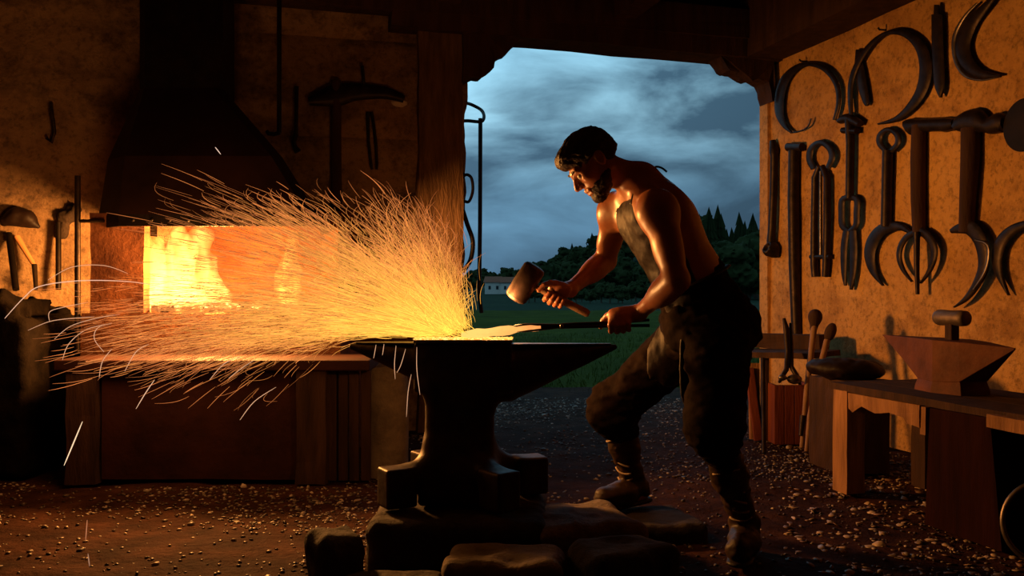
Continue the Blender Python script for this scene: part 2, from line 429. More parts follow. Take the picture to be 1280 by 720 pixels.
# timber post in front of the left jamb, lower rail
mb = MB(); mb.beam(room(UJ+.19, .02, 0), room(UJ+.19, .02, 2.82), .31, .14, up=RV)
structure(mb, 'trim_6', material('weathered_post_wood', (.09, .05, .028), (.20, .115, .065), rough=.85, scale=4, bump=1, bscale=10, bdist=.03, stretch=(5, 5, .9)), subdiv=9, noise=.02, nscale=6, smooth=True, auto=50)
# roof joists running from back to front, wall plate over the right wall
for k, u in enumerate((.1, 1.3, 2.6, 3.9, 5.2, 6.5)):
    mb = MB(); mb.beam(room(u, 0, ZH-.13), room(u, 9.2, ZH-.13), .16, .24)
    structure(mb, 'trim_%d' % (7+k), M['dark_wood'], subdiv=2, noise=.01)
mb = MB(); mb.beam(room(UJ+2, .12, 3.0), room(.0, .12, 2.98), .16, .22)
structure(mb, 'trim_13', M['dark_wood'], subdiv=4, noise=.012)

mb = MB(); mb.beam(room(.13, -.1, 2.96), room(.13, 9.2, 2.96), .34, .44)
structure(mb, 'trim_14', M['dark_wood'], subdiv=7, noise=.014, nscale=4)
# floor: packed dirt with low relief, the same ground runs out of the opening into the meadow
def ground(name, mat, x0, x1, y0, y1, step, f, keep=None, kind='structure'):
    nx = int((x1-x0)/step)+1; ny = int((y1-y0)/step)+1
    X, Y = np.meshgrid(np.linspace(x0, x1, nx), np.linspace(y0, y1, ny), indexing='ij')
    Zg = f(X, Y); A = np.stack([X, Y, Zg], -1).reshape(-1, 3); ii = np.arange(nx*ny).reshape(nx, ny)
    q = np.stack([ii[:-1, :-1], ii[1:, :-1], ii[1:, 1:], ii[:-1, 1:]], -1).reshape(-1, 4)
    me = bpy.data.meshes.new(name); me.from_pydata(A.tolist(), [], q.tolist()); me.polygons.foreach_set('use_smooth', [True]*len(me.polygons))
    o = link_mesh(name, me, mat); o['kind'] = kind; return o
def floor_z(X, Y):
    p = np.stack([X, Y, X*0], -1); return fbm(p, 1.7, 4, 21)*.022+fbm(p, 9, 3, 4)*.008-.012
ground('floor', M['dirt'], -5.5, 5.2, -2.6, 9.3, .045, floor_z)
def meadow_z(X, Y):
    p = np.stack([X, Y, X*0], -1); t = np.clip((Y-8.2)/1.4, 0, 1)
    return -.10+t*.07+fbm(p, .35, 3, 31)*.09*t+fbm(p, 2.5, 3, 14)*.03-np.clip(Y-14, 0, 500)*.010+.2*np.clip((Y-60)/140, 0, 1)*np.clip(Y-60, 0, 300)*.0
ground('meadow_ground', M['grass'], -30, 40, 8.0, 60, .4, meadow_z)
def far_z(X, Y):
    p = np.stack([X, Y, X*0], -1)
    r = -.56+fbm(p, .02, 3, 5)*.8*np.clip((Y-58)/40, 0, 1)
    hill = 14*np.exp(-(((X-38)/26)**2+((Y-245)/60)**2))+12*np.exp(-(((X-78)/30)**2+((Y-190)/50)**2))+3*np.exp(-(((X-6)/30)**2+((Y-330)/50)**2))
    return r+hill
ground('hill_ground', M['hill'], -200, 240, 58, 420, 6, far_z)
# short grass blades in the meadow (nobody could count them)
def grass():
    n = 22000; X = RNG.uniform(-3.5, 8, n); Y = 8.5+RNG.random(n)**1.7*14; X = X*Y/9
    Zb = meadow_z(X, Y); h = RNG.uniform(.03, .10, n); a = RNG.uniform(0, 6.28, n); w = .006
    lean = RNG.normal(0, .03, (n, 2)); v = np.empty((n, 3, 3))
    v[:, 0] = np.stack([X-np.cos(a)*w, Y-np.sin(a)*w, Zb-.01], 1); v[:, 1] = np.stack([X+np.cos(a)*w, Y+np.sin(a)*w, Zb-.01], 1)
    v[:, 2] = np.stack([X+lean[:, 0], Y+lean[:, 1], Zb+h], 1)
    me = bpy.data.meshes.new('grass'); me.from_pydata(v.reshape(-1, 3).tolist(), [], np.arange(3*n).reshape(n, 3).tolist())
    o = link_mesh('meadow_grass', me, M['grass']); tag(o, 'short green meadow grass growing outside the doorway', 'grass', kind='stuff')
grass()

# ================================================================ loose gravel and chips on the floor
def attr_material(name, rough=.45, spec=.3):
    m = bpy.data.materials.new(name); m.use_nodes = True; nt = m.node_tree; b = nt.nodes['Principled BSDF']
    a = nt.nodes.new('ShaderNodeVertexColor'); a.layer_name = 'tone'; nt.links.new(a.outputs[0], b.inputs['Base Color'])
    b.inputs['Roughness'].default_value = rough; b.inputs['Specular IOR Level'].default_value = spec; return m
M['gravel'] = attr_material('gravel_chips')
def chips(name, X, Y, S, tones, label, cat, flat=.45, zf=floor_z):
    t = (1+5**.5)/2
    iv = np.array([(-1, t, 0), (1, t, 0), (-1, -t, 0), (1, -t, 0), (0, -1, t), (0, 1, t), (0, -1, -t), (0, 1, -t), (t, 0, -1), (t, 0, 1), (-t, 0, -1), (-t, 0, 1)])/math.hypot(1, t)
    ifc = np.array([(0, 11, 5), (0, 5, 1), (0, 1, 7), (0, 7, 10), (0, 10, 11), (1, 5, 9), (5, 11, 4), (11, 10, 2), (10, 7, 6), (7, 1, 8), (3, 9, 4), (3, 4, 2), (3, 2, 6), (3, 6, 8), (3, 8, 9), (4, 9, 5), (2, 4, 11), (6, 2, 10), (8, 6, 7), (9, 8, 1)])
    n = len(X); v = iv[None]*(1+RNG.uniform(-.35, .35, (n, 12, 1)))
    sc = np.stack([np.ones(n), RNG.uniform(.5, 1, n), RNG.uniform(flat*.6, flat*1.3, n)], 1)*S[:, None]
    v = v*sc[:, None]
    tx = RNG.normal(0, .35, n); c, s = np.cos(tx)[:, None], np.sin(tx)[:, None]
    v = np.stack([v[..., 0], v[..., 1]*c-v[..., 2]*s, v[..., 1]*s+v[..., 2]*c], -1)
    a = RNG.uniform(0, 6.28, n); c, s = np.cos(a)[:, None], np.sin(a)[:, None]
    v = np.stack([v[..., 0]*c-v[..., 1]*s, v[..., 0]*s+v[..., 1]*c, v[..., 2]], -1)
    v += np.stack([X, Y, zf(X, Y)+S*flat*.5], 1)[:, None]
    f = (ifc[None]+(np.arange(n)*12)[:, None, None]).reshape(-1, 3)
    me = bpy.data.meshes.new(name); V3 = v.reshape(-1, 3)
    me.vertices.add(len(V3)); me.vertices.foreach_set('co', V3.astype(np.float32).ravel())
    me.loops.add(f.size); me.loops.foreach_set('vertex_index', f.astype(np.int32).ravel())
    me.polygons.add(len(f)); me.polygons.foreach_set('loop_start', np.arange(0, f.size, 3, dtype=np.int32))
    me.update(calc_edges=True)
    ca = me.color_attributes.new('tone', 'FLOAT_COLOR', 'POINT')
    tn = np.array(tones)[RNG.integers(0, len(tones), n)]*RNG.uniform(.6, 1.4, (n, 1))
    ca.data.foreach_set('color', np.repeat(np.concatenate([tn, np.ones((n, 1))], 1), 12, 0).astype(np.float32).ravel())
    o = link_mesh(name, me, M['gravel']); tag(o, label, cat, kind='stuff'); return o
n = 44000
Y = 2.1+RNG.random(n)**1.15*6.3; X = RNG.uniform(-.6, .62, n)*Y
dens = np.clip(fbm(np.stack([X, Y, X*0], -1), .9, 3, 60)*1.6+.75, .12, 1)*np.where((X > .35) & (Y < 4.7), .35, 1); keep = RNG.random(n) < dens; X, Y = X[keep], Y[keep]
inroom = (X*.9666+Y*.2562 < 3.68); X, Y = X[inroom], Y[inroom]
ub = (X-C0.x)*RU.x+(Y-C0.y)*RU.y; vb = (X-C0.x)*RV.x+(Y-C0.y)*RV.y
k = ~((ub > UJ-.05) & (vb < .12)) & ~((X < -.88) & (X > -2.42) & (Y > 4.6)) & ~((X < -2.5) & (Y > 4.75)) & ~((abs(X+.19) < .28) & (abs(Y-3.5) < .30)); X, Y = X[k], Y[k]
chips('gravel', X, Y, RNG.uniform(.004, .012, len(X))*(1+.6*(RNG.random(len(X)) < .08)), [(.10, .07, .05), (.20, .15, .11), (.06, .04, .028), (.34, .27, .21), (.04, .022, .014)],
      'grey and brown gravel chips strewn over the dirt floor', 'gravel')
n = 900
Y = RNG.uniform(2.6, 6.6, n); X = RNG.uniform(.3, .62, n)*Y; k = (X*.9666+Y*.2562 < 3.64); X, Y = X[k], Y[k]
chips('wood_chips', X, Y, RNG.uniform(.012, .026, len(X)), [(.26, .18, .12), (.38, .28, .2), (.18, .10, .06)], 'pale wood chips and dry leaves lying around the workbench', 'wood chips', flat=.16)
# ================================================================ the forge
fg = empty('forge', (-1.6, 5.3, 0), 'masonry blacksmith forge with black steel hood and glowing fire against the back wall', 'forge')
def pts_box(mb, x0, x1, y0, y1, z0, z1): return mb.box(((x0+x1)/2, (y0+y1)/2, (z0+z1)/2), (x1-x0, y1-y0, z1-z0))
# raised hearth (masonry) and the steel-plated table in front of it
mb = MB(); pts_box(mb, -2.38, -.95, 5.02, 6.25, 0, .86)
mb.build('hearth', M['brick'], fg, subdiv=5, noise=.016, nscale=6, smooth=True, auto=50)
ft = MB(); pts_box(ft, -2.10, -.98, 4.66, 5.03, .02, .58)
tb = ft.build('table_body', M['rust_steel'], fg, subdiv=3, noise=.006, nscale=4)
mb = MB(); pts_box(mb, -2.32, -.72, 4.60, 5.06, .58, .635)
mb.build('table_plate', M['rust_steel'], fg, bevel=.008)
for x in (-2.19, -1.02):
    mb = MB(); pts_box(mb, x-.075, x+.075, 4.62, 4.78, 0, .58)
    mb.build('table_leg', M['dark_wood'], fg, subdiv=4, noise=.012, nscale=9)
for k in range(4):                        # upright boards closing the right end
    x = -.93+k*.058
    mb = MB(); mb.box((x, 4.70+.01*(k % 2), .29), (.05, .03, .57)); mb.build('upright_board', M['dark_wood'], fg, bevel=.004)
def pillar(x0, x1, y0, y1):
    mb = MB(); pts_box(mb, x0, x1, y0, y1, .86, 1.42)
    return mb.build('brick_pillar', M['brick'], fg, subdiv=5, noise=.012, nscale=8, smooth=True, auto=50)
pillar(-2.34, -2.045, 5.05, 5.14)
pillar(-1.20, -1.10, 5.75, 6.05)
mb = MB(); pts_box(mb, -2.34, -1.05, 5.98, 6.15, .86, 1.5)
mb.build('fire_back', M['brick'], fg, subdiv=6, noise=.02, nscale=6, smooth=True, auto=50)
# hood: chamfered sheet-steel pyramid running up into the flue
def ring(x0, x1, y0, y1, z, c, xb, cr=.05):
    return [V(x0+c, y0, z), V(x1-cr, y0, z), V(x1, y0+cr, z), V(xb, y1, z), V(x0, y1, z), V(x0, y0+c, z)]
def hood_mesh(rings, inward=.012):
    mb = MB(); n = 6; vs = [p for r in rings for p in r]; fs = []
    for i in range(len(rings)-1):
        for k in range(n): fs.append((i*n+k, i*n+(k+1) % n, (i+1)*n+(k+1) % n, (i+1)*n+k))
    mb.add(vs, fs); return mb
YB = 4.93
rb = ring(-2.33, -1.06, YB, 6.15, 1.335, .20, -1.26); rm = ring(-2.33, -1.06, YB, 6.15, 1.40, .20, -1.26); rq = ring(-2.34, -1.30, 5.10, 6.12, 1.74, .17, -1.46); rt = ring(-2.27, -1.76, 5.50, 6.05, 2.21, .05, -1.845)
hd = hood_mesh([rm, rq, rt]).build('hood', M['hood'], fg, fix=False)
s = hd.modifiers.new('s', 'SOLIDIFY'); s.thickness = .008
rim = hood_mesh([rb, rm]).build('hood_rim', M['black_iron'], hd, fix=False); s = rim.modifiers.new('s', 'SOLIDIFY'); s.thickness = .014
flue = hood_mesh([rt, ring(-2.27, -1.76, 5.50, 6.05, 3.2, .05, -1.845)]).build('flue', M['black_iron'], fg, fix=False); s = flue.modifiers.new('s', 'SOLIDIFY'); s.thickness = .008
# rivets along the rim
for k in range(10):
    x = -2.05+k*.1; mb = MB(); mb.lathe((x, YB-.006, 1.368), (0, -1, 0), [(0, .011), (.006, .009), (.009, .004)], 10); mb.build('rivet', M['black_iron'], rim, smooth=True)
mb = MB(); mb.sweep([V(-2.40, 5.03, .64), V(-2.40, 5.03, 1.62)], .016, n=10); mb.build('support_pipe', M['iron'], fg, smooth=True, auto=50)
mb = MB(); mb.sweep([V(-2.40, 5.03, 1.37), V(-2.25, 5.02, 1.37)], .010, n=8); mb.build('pipe_hook', M['iron'], fg, smooth=True, auto=50)

# coal bed
s = SDF()
for k in range(150):
    x = random.uniform(-2.03, -1.12); y = random.uniform(5.08, 5.85); z = .872+.03*math.exp(-((x+1.75)**2+(y-5.4)**2)/.08)
    s.box((x, y, z), (random.uniform(.018, .034), random.uniform(.018, .03), random.uniform(.016, .028)), ax=[V(1, random.uniform(-1, 1), random.uniform(-.4, .4)), V(random.uniform(-.2, .2), 1, .1), V(0, -.1, 1)], rnd=.006, k=.004)
cb = s.mesh('coal_bed', M['coal'], .009, noise=lambda p: vnoise(p, 60, 2)*.002, smooth=False)
# coal glows where it burns: heat falls off from the heart of the fire
nt = M['coal'].node_tree; b = nt.nodes['Principled BSDF']
tc = nt.nodes.new('ShaderNodeTexCoord'); ns = nt.nodes.new('ShaderNodeTexNoise'); ns.inputs['Scale'].default_value = 9; nt.links.new(tc.outputs['Object'], ns.inputs['Vector'])
rr = nt.nodes.new('ShaderNodeValToRGB'); rr.color_ramp.elements[0].position = .42; rr.color_ramp.elements[0].color = (0, 0, 0, 1); rr.color_ramp.elements[1].position = .62; rr.color_ramp.elements[1].color = (1, .22, .03, 1)
nt.links.new(ns.outputs['Fac'], rr.inputs[0]); nt.links.new(rr.outputs[0], b.inputs['Emission Color']); b.inputs['Emission Strength'].default_value = 2.5
tag(cb, 'bed of burning coals on the hearth under the hood', 'coal', kind='stuff')

# flames: glowing gas inside a licking outline
def flame_mat(name, strength, c_hot, c_cool, z0, zh):
    m = bpy.data.materials.new(name); m.use_nodes = True; nt = m.node_tree; nt.nodes.clear(); L = nt.links.new
    o = nt.nodes.new('ShaderNodeOutputMaterial'); em = nt.nodes.new('ShaderNodeEmission'); L(em.outputs[0], o.inputs['Volume'])
    tc = nt.nodes.new('ShaderNodeTexCoord'); mp = nt.nodes.new('ShaderNodeMapping'); mp.inputs['Scale'].default_value = (1, 1, .55); L(tc.outputs['Object'], mp.inputs['Vector'])
    n = nt.nodes.new('ShaderNodeTexNoise'); n.inputs['Scale'].default_value = 13; n.inputs['Detail'].default_value = 3; n.inputs['Distortion'].default_value = .6; L(mp.outputs[0], n.inputs['Vector'])
    sp = nt.nodes.new('ShaderNodeSeparateXYZ'); L(tc.outputs['Object'], sp.inputs[0])
    h = nt.nodes.new('ShaderNodeMapRange'); h.inputs['From Min'].default_value = z0; h.inputs['From Max'].default_value = z0+zh; L(sp.outputs['Z'], h.inputs['Value'])
    ad = nt.nodes.new('ShaderNodeMath'); ad.operation = 'MULTIPLY_ADD'; L(n.outputs['Fac'], ad.inputs[0]); ad.inputs[1].default_value = 1.5; L(h.outputs[0], ad.inputs[2])
    dens = nt.nodes.new('ShaderNodeMapRange'); dens.inputs['From Min'].default_value = 1.55; dens.inputs['From Max'].default_value = .75; dens.inputs['To Min'].default_value = .06; dens.inputs['To Max'].default_value = 1; L(ad.outputs[0], dens.inputs['Value'])
    r = nt.nodes.new('ShaderNodeValToRGB'); r.color_ramp.elements[0].color = (*c_cool, 1); r.color_ramp.elements[1].color = (*c_hot, 1); L(dens.outputs[0], r.inputs[0])
    ml = nt.nodes.new('ShaderNodeMath'); ml.operation = 'MULTIPLY'; L(dens.outputs[0], ml.inputs[0]); ml.inputs[1].default_value = strength
    L(r.outputs[0], em.inputs[0]); L(ml.outputs[0], em.inputs[1]); return m
def flame(name, spots, label, strength, z0, zh, hot=(1, .42, .085), cool=(1, .24, .025)):
    s = SDF(); rd = random.Random(5)
    for x, y, r, h in spots:
        a = V(x, y, z0+r*.6); q = [a]
        for k in range(1, 5): q.append(V(x+rd.uniform(-.02, .02)*k*.7, y+rd.uniform(-.01, .01), z0+r*.6+h*k/4))
        for k in range(4): s.cap(q[k], q[k+1], r*(1-k*.14), r*(1-(k+1)*.14)+.002, k=.02)
    o = s.mesh(name, flame_mat(name+'_gas', strength, hot, cool, z0, zh), .009, noise=lambda p: fbm(p*np.array([1, 1, .6]), 16, 3, 4)*.030)
    return tag(o, label, 'fire')
flame('fire', [(-2.12, 5.36, .07, .38), (-2.06, 5.30, .075, .36), (-1.97, 5.27, .09, .43), (-1.87, 5.27, .09, .40), (-1.78, 5.26, .085, .38), (-1.72, 5.30, .065, .26), (-1.93, 5.36, .09, .40)],
      'tall white and yellow fire blazing in the left of the forge opening', 34, .86, .95)
flame('fire', [(-1.37, 5.50, .045, .44), (-1.34, 5.54, .05, .44), (-1.40, 5.56, .04, .40)], 'narrow orange flame at the right end of the hearth', 22, .86, 1.2, (1, .38, .06))

# round stone-grained stump at the right of the forge table
mb = MB(); mb.lathe((-.845+.16, 4.93, 0), (0, 0, 1), [(0, .135), (.05, .128), (.3, .122), (.5, .12), (.585, .117), (.595, .10)], 28)
tag(mb.build('log_stump', M['stone'], None, smooth=True, noise=.02, nscale=9, auto=50), 'upright rough stump standing at the right end of the forge table', 'stump')

# dark masonry ledge with a coal heap at the far left
s = SDF(); s.box((-2.98, 5.15, .42), (.42, .38, .42), rnd=.04)
for k in range(46):
    a = random.uniform(-3.35, -2.58); c = random.uniform(4.82, 5.4)
    s.box((a, c, .86+random.uniform(-.02, .05)), (random.uniform(.03, .06),)*3, ax=[V(1, random.uniform(-1, 1), random.uniform(-.6, .6)), V(0, 1, random.uniform(-.4, .4)), V(0, 0, 1)], rnd=.012, k=.012)
lg = s.mesh('stone_ledge', material('coal_black_stone', (.003, .002, .0015), (.009, .006, .004), rough=.9, spec=.03, scale=9, bump=.9), .016, noise=lambda p: fbm(p, 7, 3, 8)*.03)
tag(lg, 'dark sooty stone ledge heaped with coal left of the forge', 'ledge')

# ================================================================ things on the back wall
def rod(name, pts, r, mat, label, cat, group=None, parent=None, n=10, nrm=None, rb=None):
    mb = MB(); mb.sweep(pts, r, rb, nrm, n=n)
    o = mb.build(name, mat, parent, smooth=True, auto=50)
    if label: tag(o, label, cat, group)
    return o
def on_hood(px, py, Y): return P(px, py, Y)
# damper rod that drops from the ceiling and hooks into the hood
p0 = P(349, -6, 5.45); p1 = P(349, 166, 5.45)
t = empty('damper_rod', p1, 'thin black damper rod hanging from the ceiling with a hook at the hood', 'rod')
rod('rod', [V(p0.x, p0.y, 3.2), p0, p1], .014, M['black_iron'], None, None, parent=t)
rod('hook', [p1+V(.005, 0, 0), p1+V(-.03, 0, -.008), p1+V(-.065, 0, -.004), p1+V(-.075, 0, .012)], .012, M['black_iron'], None, None, parent=t)

# mattock hanging head-up on the wall between hood and post
def wallpath(pts, off, fn): return [fn(x, y, off) for x, y in pts]
t = empty('pickaxe', on_back(420, 120, .05), 'large old pickaxe hanging head up on the back wall beside the post', 'pickaxe')
mb = MB()
pp = spline([(386, 127, 5), (400, 124, 9), (420, 119, 14), (445, 115, 11), (480, 116, 8), (505, 124, 5)], 6)
mb.sweep([on_back(a, b, .05) for a, b, c in pp], [c/F*6.2/1 for a, b, c in pp], .022, RV, n=10); hdp = mb.build('head', M['iron'], t, smooth=True, auto=50)
mb = MB(); mb.sweep([on_back(420, 100, .05), on_back(420, 180, .045), on_back(421, 262, .04), on_back(420, 330, .04)], [.034, .036, .037, .034], .022, RV, n=12); mb.build('handle', M['dark_wood'], t, smooth=True, auto=50)
rod('iron_peg', [on_back(455, 112, .0), on_back(455, 104, .07), on_back(453, 82, .08)], .011, M['iron'], 'iron peg sticking up over the pickaxe head', 'peg')
def two_leg(name, top, bot, spread, r, label, fn, cat='tongs', off=.03, mat='iron', ring=0):
    """tongs hanging by their rivet: two reins and two bits"""
    a = fn(*top, off); b = fn(*bot, off); t = empty(name, a, label, cat)
    X = (fn(top[0]+1, top[1], off)-fn(top[0], top[1], off)).normalized()
    for s_ in (-1, 1):
        q = [a+X*(s_*r), a.lerp(b, .12)+X*(s_*spread*.35), a.lerp(b, .5)+X*(s_*spread*.5), a.lerp(b, .9)+X*(s_*spread*.42), b+X*(s_*spread*.30)]
        rod('rein', q, [r*1.3, r*1.1, r, r, r*.8], M[mat], None, None, parent=t)
    return t
two_leg('tongs', (462, 140), (468, 212), .05, .011, 'small dark tongs hanging right of the pickaxe handle', on_back)
t = empty('hanging_hook', on_back(370, 120, .03), 'thin iron bar with hooked foot hanging between hood and pickaxe', 'hook')
rod('bar', [on_back(371, 108, .02), on_back(370, 170, .03)], .013, M['iron'], None, None, parent=t)
rod('foot', [on_back(370, 168, .03), on_back(367, 178, .04), on_back(371, 190, .05), on_back(374, 186, .06)], .016, M['iron'], None, None, parent=t)
s = SDF(); s.ell(on_back(498, 129, .0), (.062, .05, .036)); tag(s.mesh('pale_stone', material('pale_stone', (.45, .36, .27), (.6, .5, .4)), .008, noise=lambda p: fbm(p, 25, 2, 1)*.008), 'pale stone bulging out of the smoky back wall', 'stone')
# left wall: hook, sagging dark hat shape, leaning rods
t = empty('wall_hook', on_back(65, 135, .02), 'small iron hook with its highlight in paler iron on the wall left of the hood', 'hook')
rod('shank', [on_back(64, 128, .0), on_back(64, 134, .05), on_back(66, 150, .055)], .012, M['bright_iron'], None, None, parent=t)  # highlight on the shank is put into its colour as paler iron
rod('tail', [on_back(66, 148, .055), on_back(68, 165, .04), on_back(64, 178, .03), on_back(58, 172, .05)], .012, M['iron'], None, None, parent=t)
s = SDF()
q = [on_back(x, y, .05) for x, y in ((6, 277), (20, 271), (34, 273), (48, 283))]
for a, b, r1, r2 in zip(q, q[1:], (.03, .055, .05), (.055, .05, .012)): s.cap(a, b, r1, r2, k=.03)
tag(s.mesh('hat', M['leather'], .008, noise=lambda p: fbm(p, 14, 2, 6)*.01), 'dark slouched leather hat hanging on the far left wall', 'hat')
rod('leaning_rod', [on_back(11, 292, .04), on_back(20, 362, .22)], .020, M['black_iron'], 'thick black rod leaning on the wall at the far left', 'rod')
t = empty('orange_handle_tool', on_back(21, 297, .05), 'orange wooden stick leaning crosswise beside the black rod', 'stick')
rod('stick', [on_back(21, 296, .05), on_back(43, 332, .10)], [.020, .013], material('orange_stick', (.5, .2, .08), (.6, .26, .1)), None, None, parent=t)
rod('shoe', [on_back(43, 331, .10), on_back(45, 362, .16)], [.016, .012], M['iron'], None, None, parent=t)
rod('upright_bar', [on_back(73, 278, .06), on_back(73, 362, .10)], .017, M['black_iron'], 'straight dark bar standing on the ledge left of the forge pipe', 'bar')
s = SDF(); s.ell(on_back(84, 270, .02), (.07, .05, .05)); s.ell(on_back(78, 288, .02), (.045, .045, .05)); s.ell(on_back(92, 262, .02), (.05, .04, .03))
tag(s.mesh('wall_stone', M['dark_stone'], .009, noise=lambda p: fbm(p, 22, 3, 1)*.02), 'broken dark stone exposed in the wall left of the hood', 'stone')

# iron loops hanging on the outer side of the post and the long hoop rod outside
JY = 6.42
def jl(name, pts, r, label, cat):
    q = spline([(*P(x, y, JY+d), ) for x, y, d in pts], 6); return rod(name, [Vector(a) for a in q], r, M['black_iron'], label, cat)
jl('iron_loop', [(577, 252, .0), (576, 232, .0), (581, 219, .02), (589, 222, .03), (591, 238, .03), (586, 252, .02), (578, 250, .01)], .011, 'small twisted iron loop hanging high on the doorway post', 'loop')
jl('curved_iron_hook', [(577, 258, .0), (584, 280, .02), (591, 302, .03), (588, 325, .03), (578, 340, .02)], .016, 'large curved iron hook hanging low on the doorway post', 'hook')
t = empty('hoop_rod', P(601, 150, 6.9), 'long thin iron rod with an open hoop at its top hanging outside the doorway', 'rod')
rod('rod', [P(600.5, 148, 6.9), P(600, 280, 6.9), P(599, 370, 6.92), P(602, 391, 6.93)], .016, M['iron'], None, None, parent=t)
q = spline([(*P(x, y, 6.9+d), ) for x, y, d in ((572, 152, -.1), (584, 151, -.05), (601, 152, 0), (605, 146, .05), (602, 138, .12), (592, 132, .14), (583, 129, .08), (572, 130, -.1))], 5)
rod('hoop', [Vector(a) for a in q], .013, M['iron'], None, None, parent=t)
# ================================================================ the anvil and the stones it stands on
AY = 3.5
an = empty('anvil', (-.19, 3.48, .185), 'big black double-horned anvil with glowing scale on its face in front of the smith', 'anvil')
s = SDF()
sc = (1, .62, 1)
s.box((-.185, AY, .70), (.185, .070, .093), rnd=.008, k=.004)                                   # head block
s.cap((-.02, AY, .674), (.395, AY, .773), .110, .011, k=.012, sc=(1, .66, 1))                    # round horn
for k in range(1): pass
# square heel, tapering to the left
s.cap((-.34, AY, .715), (-.615, AY, .775), .078, .012, k=.012, sc=(1, .9, 1))
s.box((-.20, AY, .56), (.125, .058, .10), rnd=.03, k=.06)                                       # throat
s.box((-.20, AY, .46), (.110, .055, .14), rnd=.03, k=.05)
s.box((-.205, AY, .37), (.125, .075, .06), rnd=.03, k=.08)
zc = .265
s.box((-.20, AY, .255), (.15, .12, .07), rnd=.02, k=.06)
for (x, y), a in (((-.425, 3.37), .55), ((-.045, 3.315), -.75), ((.07, 3.60), .35), ((-.34, 3.70), -.7)):
    c = V(x, y, zc); m = V(-.20, AY, zc); d = (c-m).normalized(); n = V(-d.y, d.x, 0)
    s.box(c, (.060, .052, .072), ax=[d, n, V(0, 0, 1)], rnd=.008, k=.03)
    s.cap((*(m.lerp(c, .12).xy), .355), (*(m.lerp(c, .82).xy), .292), .080, .030, k=.05)
s.box((-.18, AY, .12), (.5, .5, .0668), rnd=.001, k=.003, op='s')                               # flat underside
s.box((-.18, AY, .90), (.6, .3, .1055), rnd=.001, k=.003, op='s')                               # flat top
body = s.mesh('body', M['anvil'], .006, an, noise=lambda p: fbm(p, 26, 3, 5)*.0012)
mb = MB(); mb.box((-.185, AY, .7985), (.374, .146, .012)); mb.build('face_plate', M['bright_iron'], an, bevel=.003)
mb = MB(); mb.prism([V(.0, AY-.045, .782), V(.38, AY-.010, .782), V(.38, AY+.010, .782), V(.0, AY+.045, .782)], V(0, 0, .0055)); mb.build('horn_top', M['bright_iron'], an, bevel=.002)
mb = MB(); mb.prism([V(-.372, AY-.05, .787), V(-.60, AY-.010, .787), V(-.60, AY+.010, .787), V(-.372, AY+.05, .787)], V(0, 0, .0055)); mb.build('heel_top', M['bright_iron'], an, bevel=.002)
mb = MB(); mb.box((-.33, AY+.03, .8052), (.026, .026, .0012)); mb.build('hardy_hole', M['leather'], an)
mb = MB(); mb.lathe((-.295, AY-.04, .8046), (0, 0, 1), [(0, .009), (.0012, .009)], 14); mb.build('pritchel_hole', M['leather'], an)

# glowing scale crumbs on the face and bright edge
M['scale'] = emission('glowing_scale', (1, .34, .08), 2.0, attr=True)
def crumbs(name, n, fx, fy, z, S, label):
    X = fx(n); Yy = fy(n); t = (1+5**.5)/2
    ov = np.array([(1, 0, 0), (-1, 0, 0), (0, 1, 0), (0, -1, 0), (0, 0, 1), (0, 0, -1)], float); of = np.array([(0, 2, 4), (2, 1, 4), (1, 3, 4), (3, 0, 4), (2, 0, 5), (1, 2, 5), (3, 1, 5), (0, 3, 5)])
    sz = RNG.uniform(.5, 1, n)*S; v = ov[None]*sz[:, None, None]*(1+RNG.uniform(-.3, .3, (n, 6, 1)))*np.array([1.3, 1, .5])
    v += np.stack([X, Yy, np.full(n, z)+sz*.3], 1)[:, None]
    f = (of[None]+(np.arange(n)*6)[:, None, None]).reshape(-1, 3)
    me = bpy.data.meshes.new(name); me.from_pydata(v.reshape(-1, 3).tolist(), [], f.tolist())
    ca = me.color_attributes.new('glow', 'FLOAT_COLOR', 'POINT'); h = RNG.random(n)[:, None]
    c = np.concatenate([np.ones((n, 1)), .20+.4*h, .03+.14*h*h, np.ones((n, 1))], 1)
    ca.data.foreach_set('color', np.repeat(c, 6, 0).astype(np.float32).ravel())
    o = link_mesh(name, me, M['scale']); tag(o, label, 'scale', kind='stuff'); return o
crumbs('hot_scale', 1500, lambda n: .0-.37*RNG.random(n), lambda n: AY+RNG.uniform(-.071, .071, n), .805, .0058, 'glowing orange scale crumbs scattered over the anvil face')

# stones: the base block and the loose ones, lit or shaded look put into pale or dark colour
def stone(c, r, label, seed, mat='dark_stone', flat=None, vox=.011, rz=0, group=None, amp=1):
    s = SDF(); c = V(*c); X = V(math.cos(rz), math.sin(rz), 0); Yv = V(-math.sin(rz), math.cos(rz), 0)
    s.box(c, r, ax=[X, Yv, V(0, 0, 1)], rnd=min(r)*.55)
    if flat: s.plane((0, 0, flat), (0, 0, -1), k=.02)
    o = s.mesh('stone', M[mat], vox, noise=lambda p: fbm(p, 5, 4, seed)*.030*amp+np.abs(vnoise(p, 11, seed+3))*.018*amp)
    return tag(o, label, 'stone', group)
stone((-.19, 3.50, .06), (.33, .34, .135), 'broad dark stone slab carrying the big anvil', 3, flat=.19, amp=.6)
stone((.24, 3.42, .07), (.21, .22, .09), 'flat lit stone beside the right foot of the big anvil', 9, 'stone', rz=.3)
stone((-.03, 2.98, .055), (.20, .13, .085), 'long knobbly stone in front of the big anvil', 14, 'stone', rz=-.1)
stone((.36, 2.98, .06), (.17, .14, .12), 'large dark boulder in front right of the big anvil', 19, rz=.4)
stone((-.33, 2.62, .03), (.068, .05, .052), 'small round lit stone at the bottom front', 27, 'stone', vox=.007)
stone((-.58, 3.0, .05), (.085, .08, .15), 'dark pointed stone left of the anvil slab', 31, rz=.7)
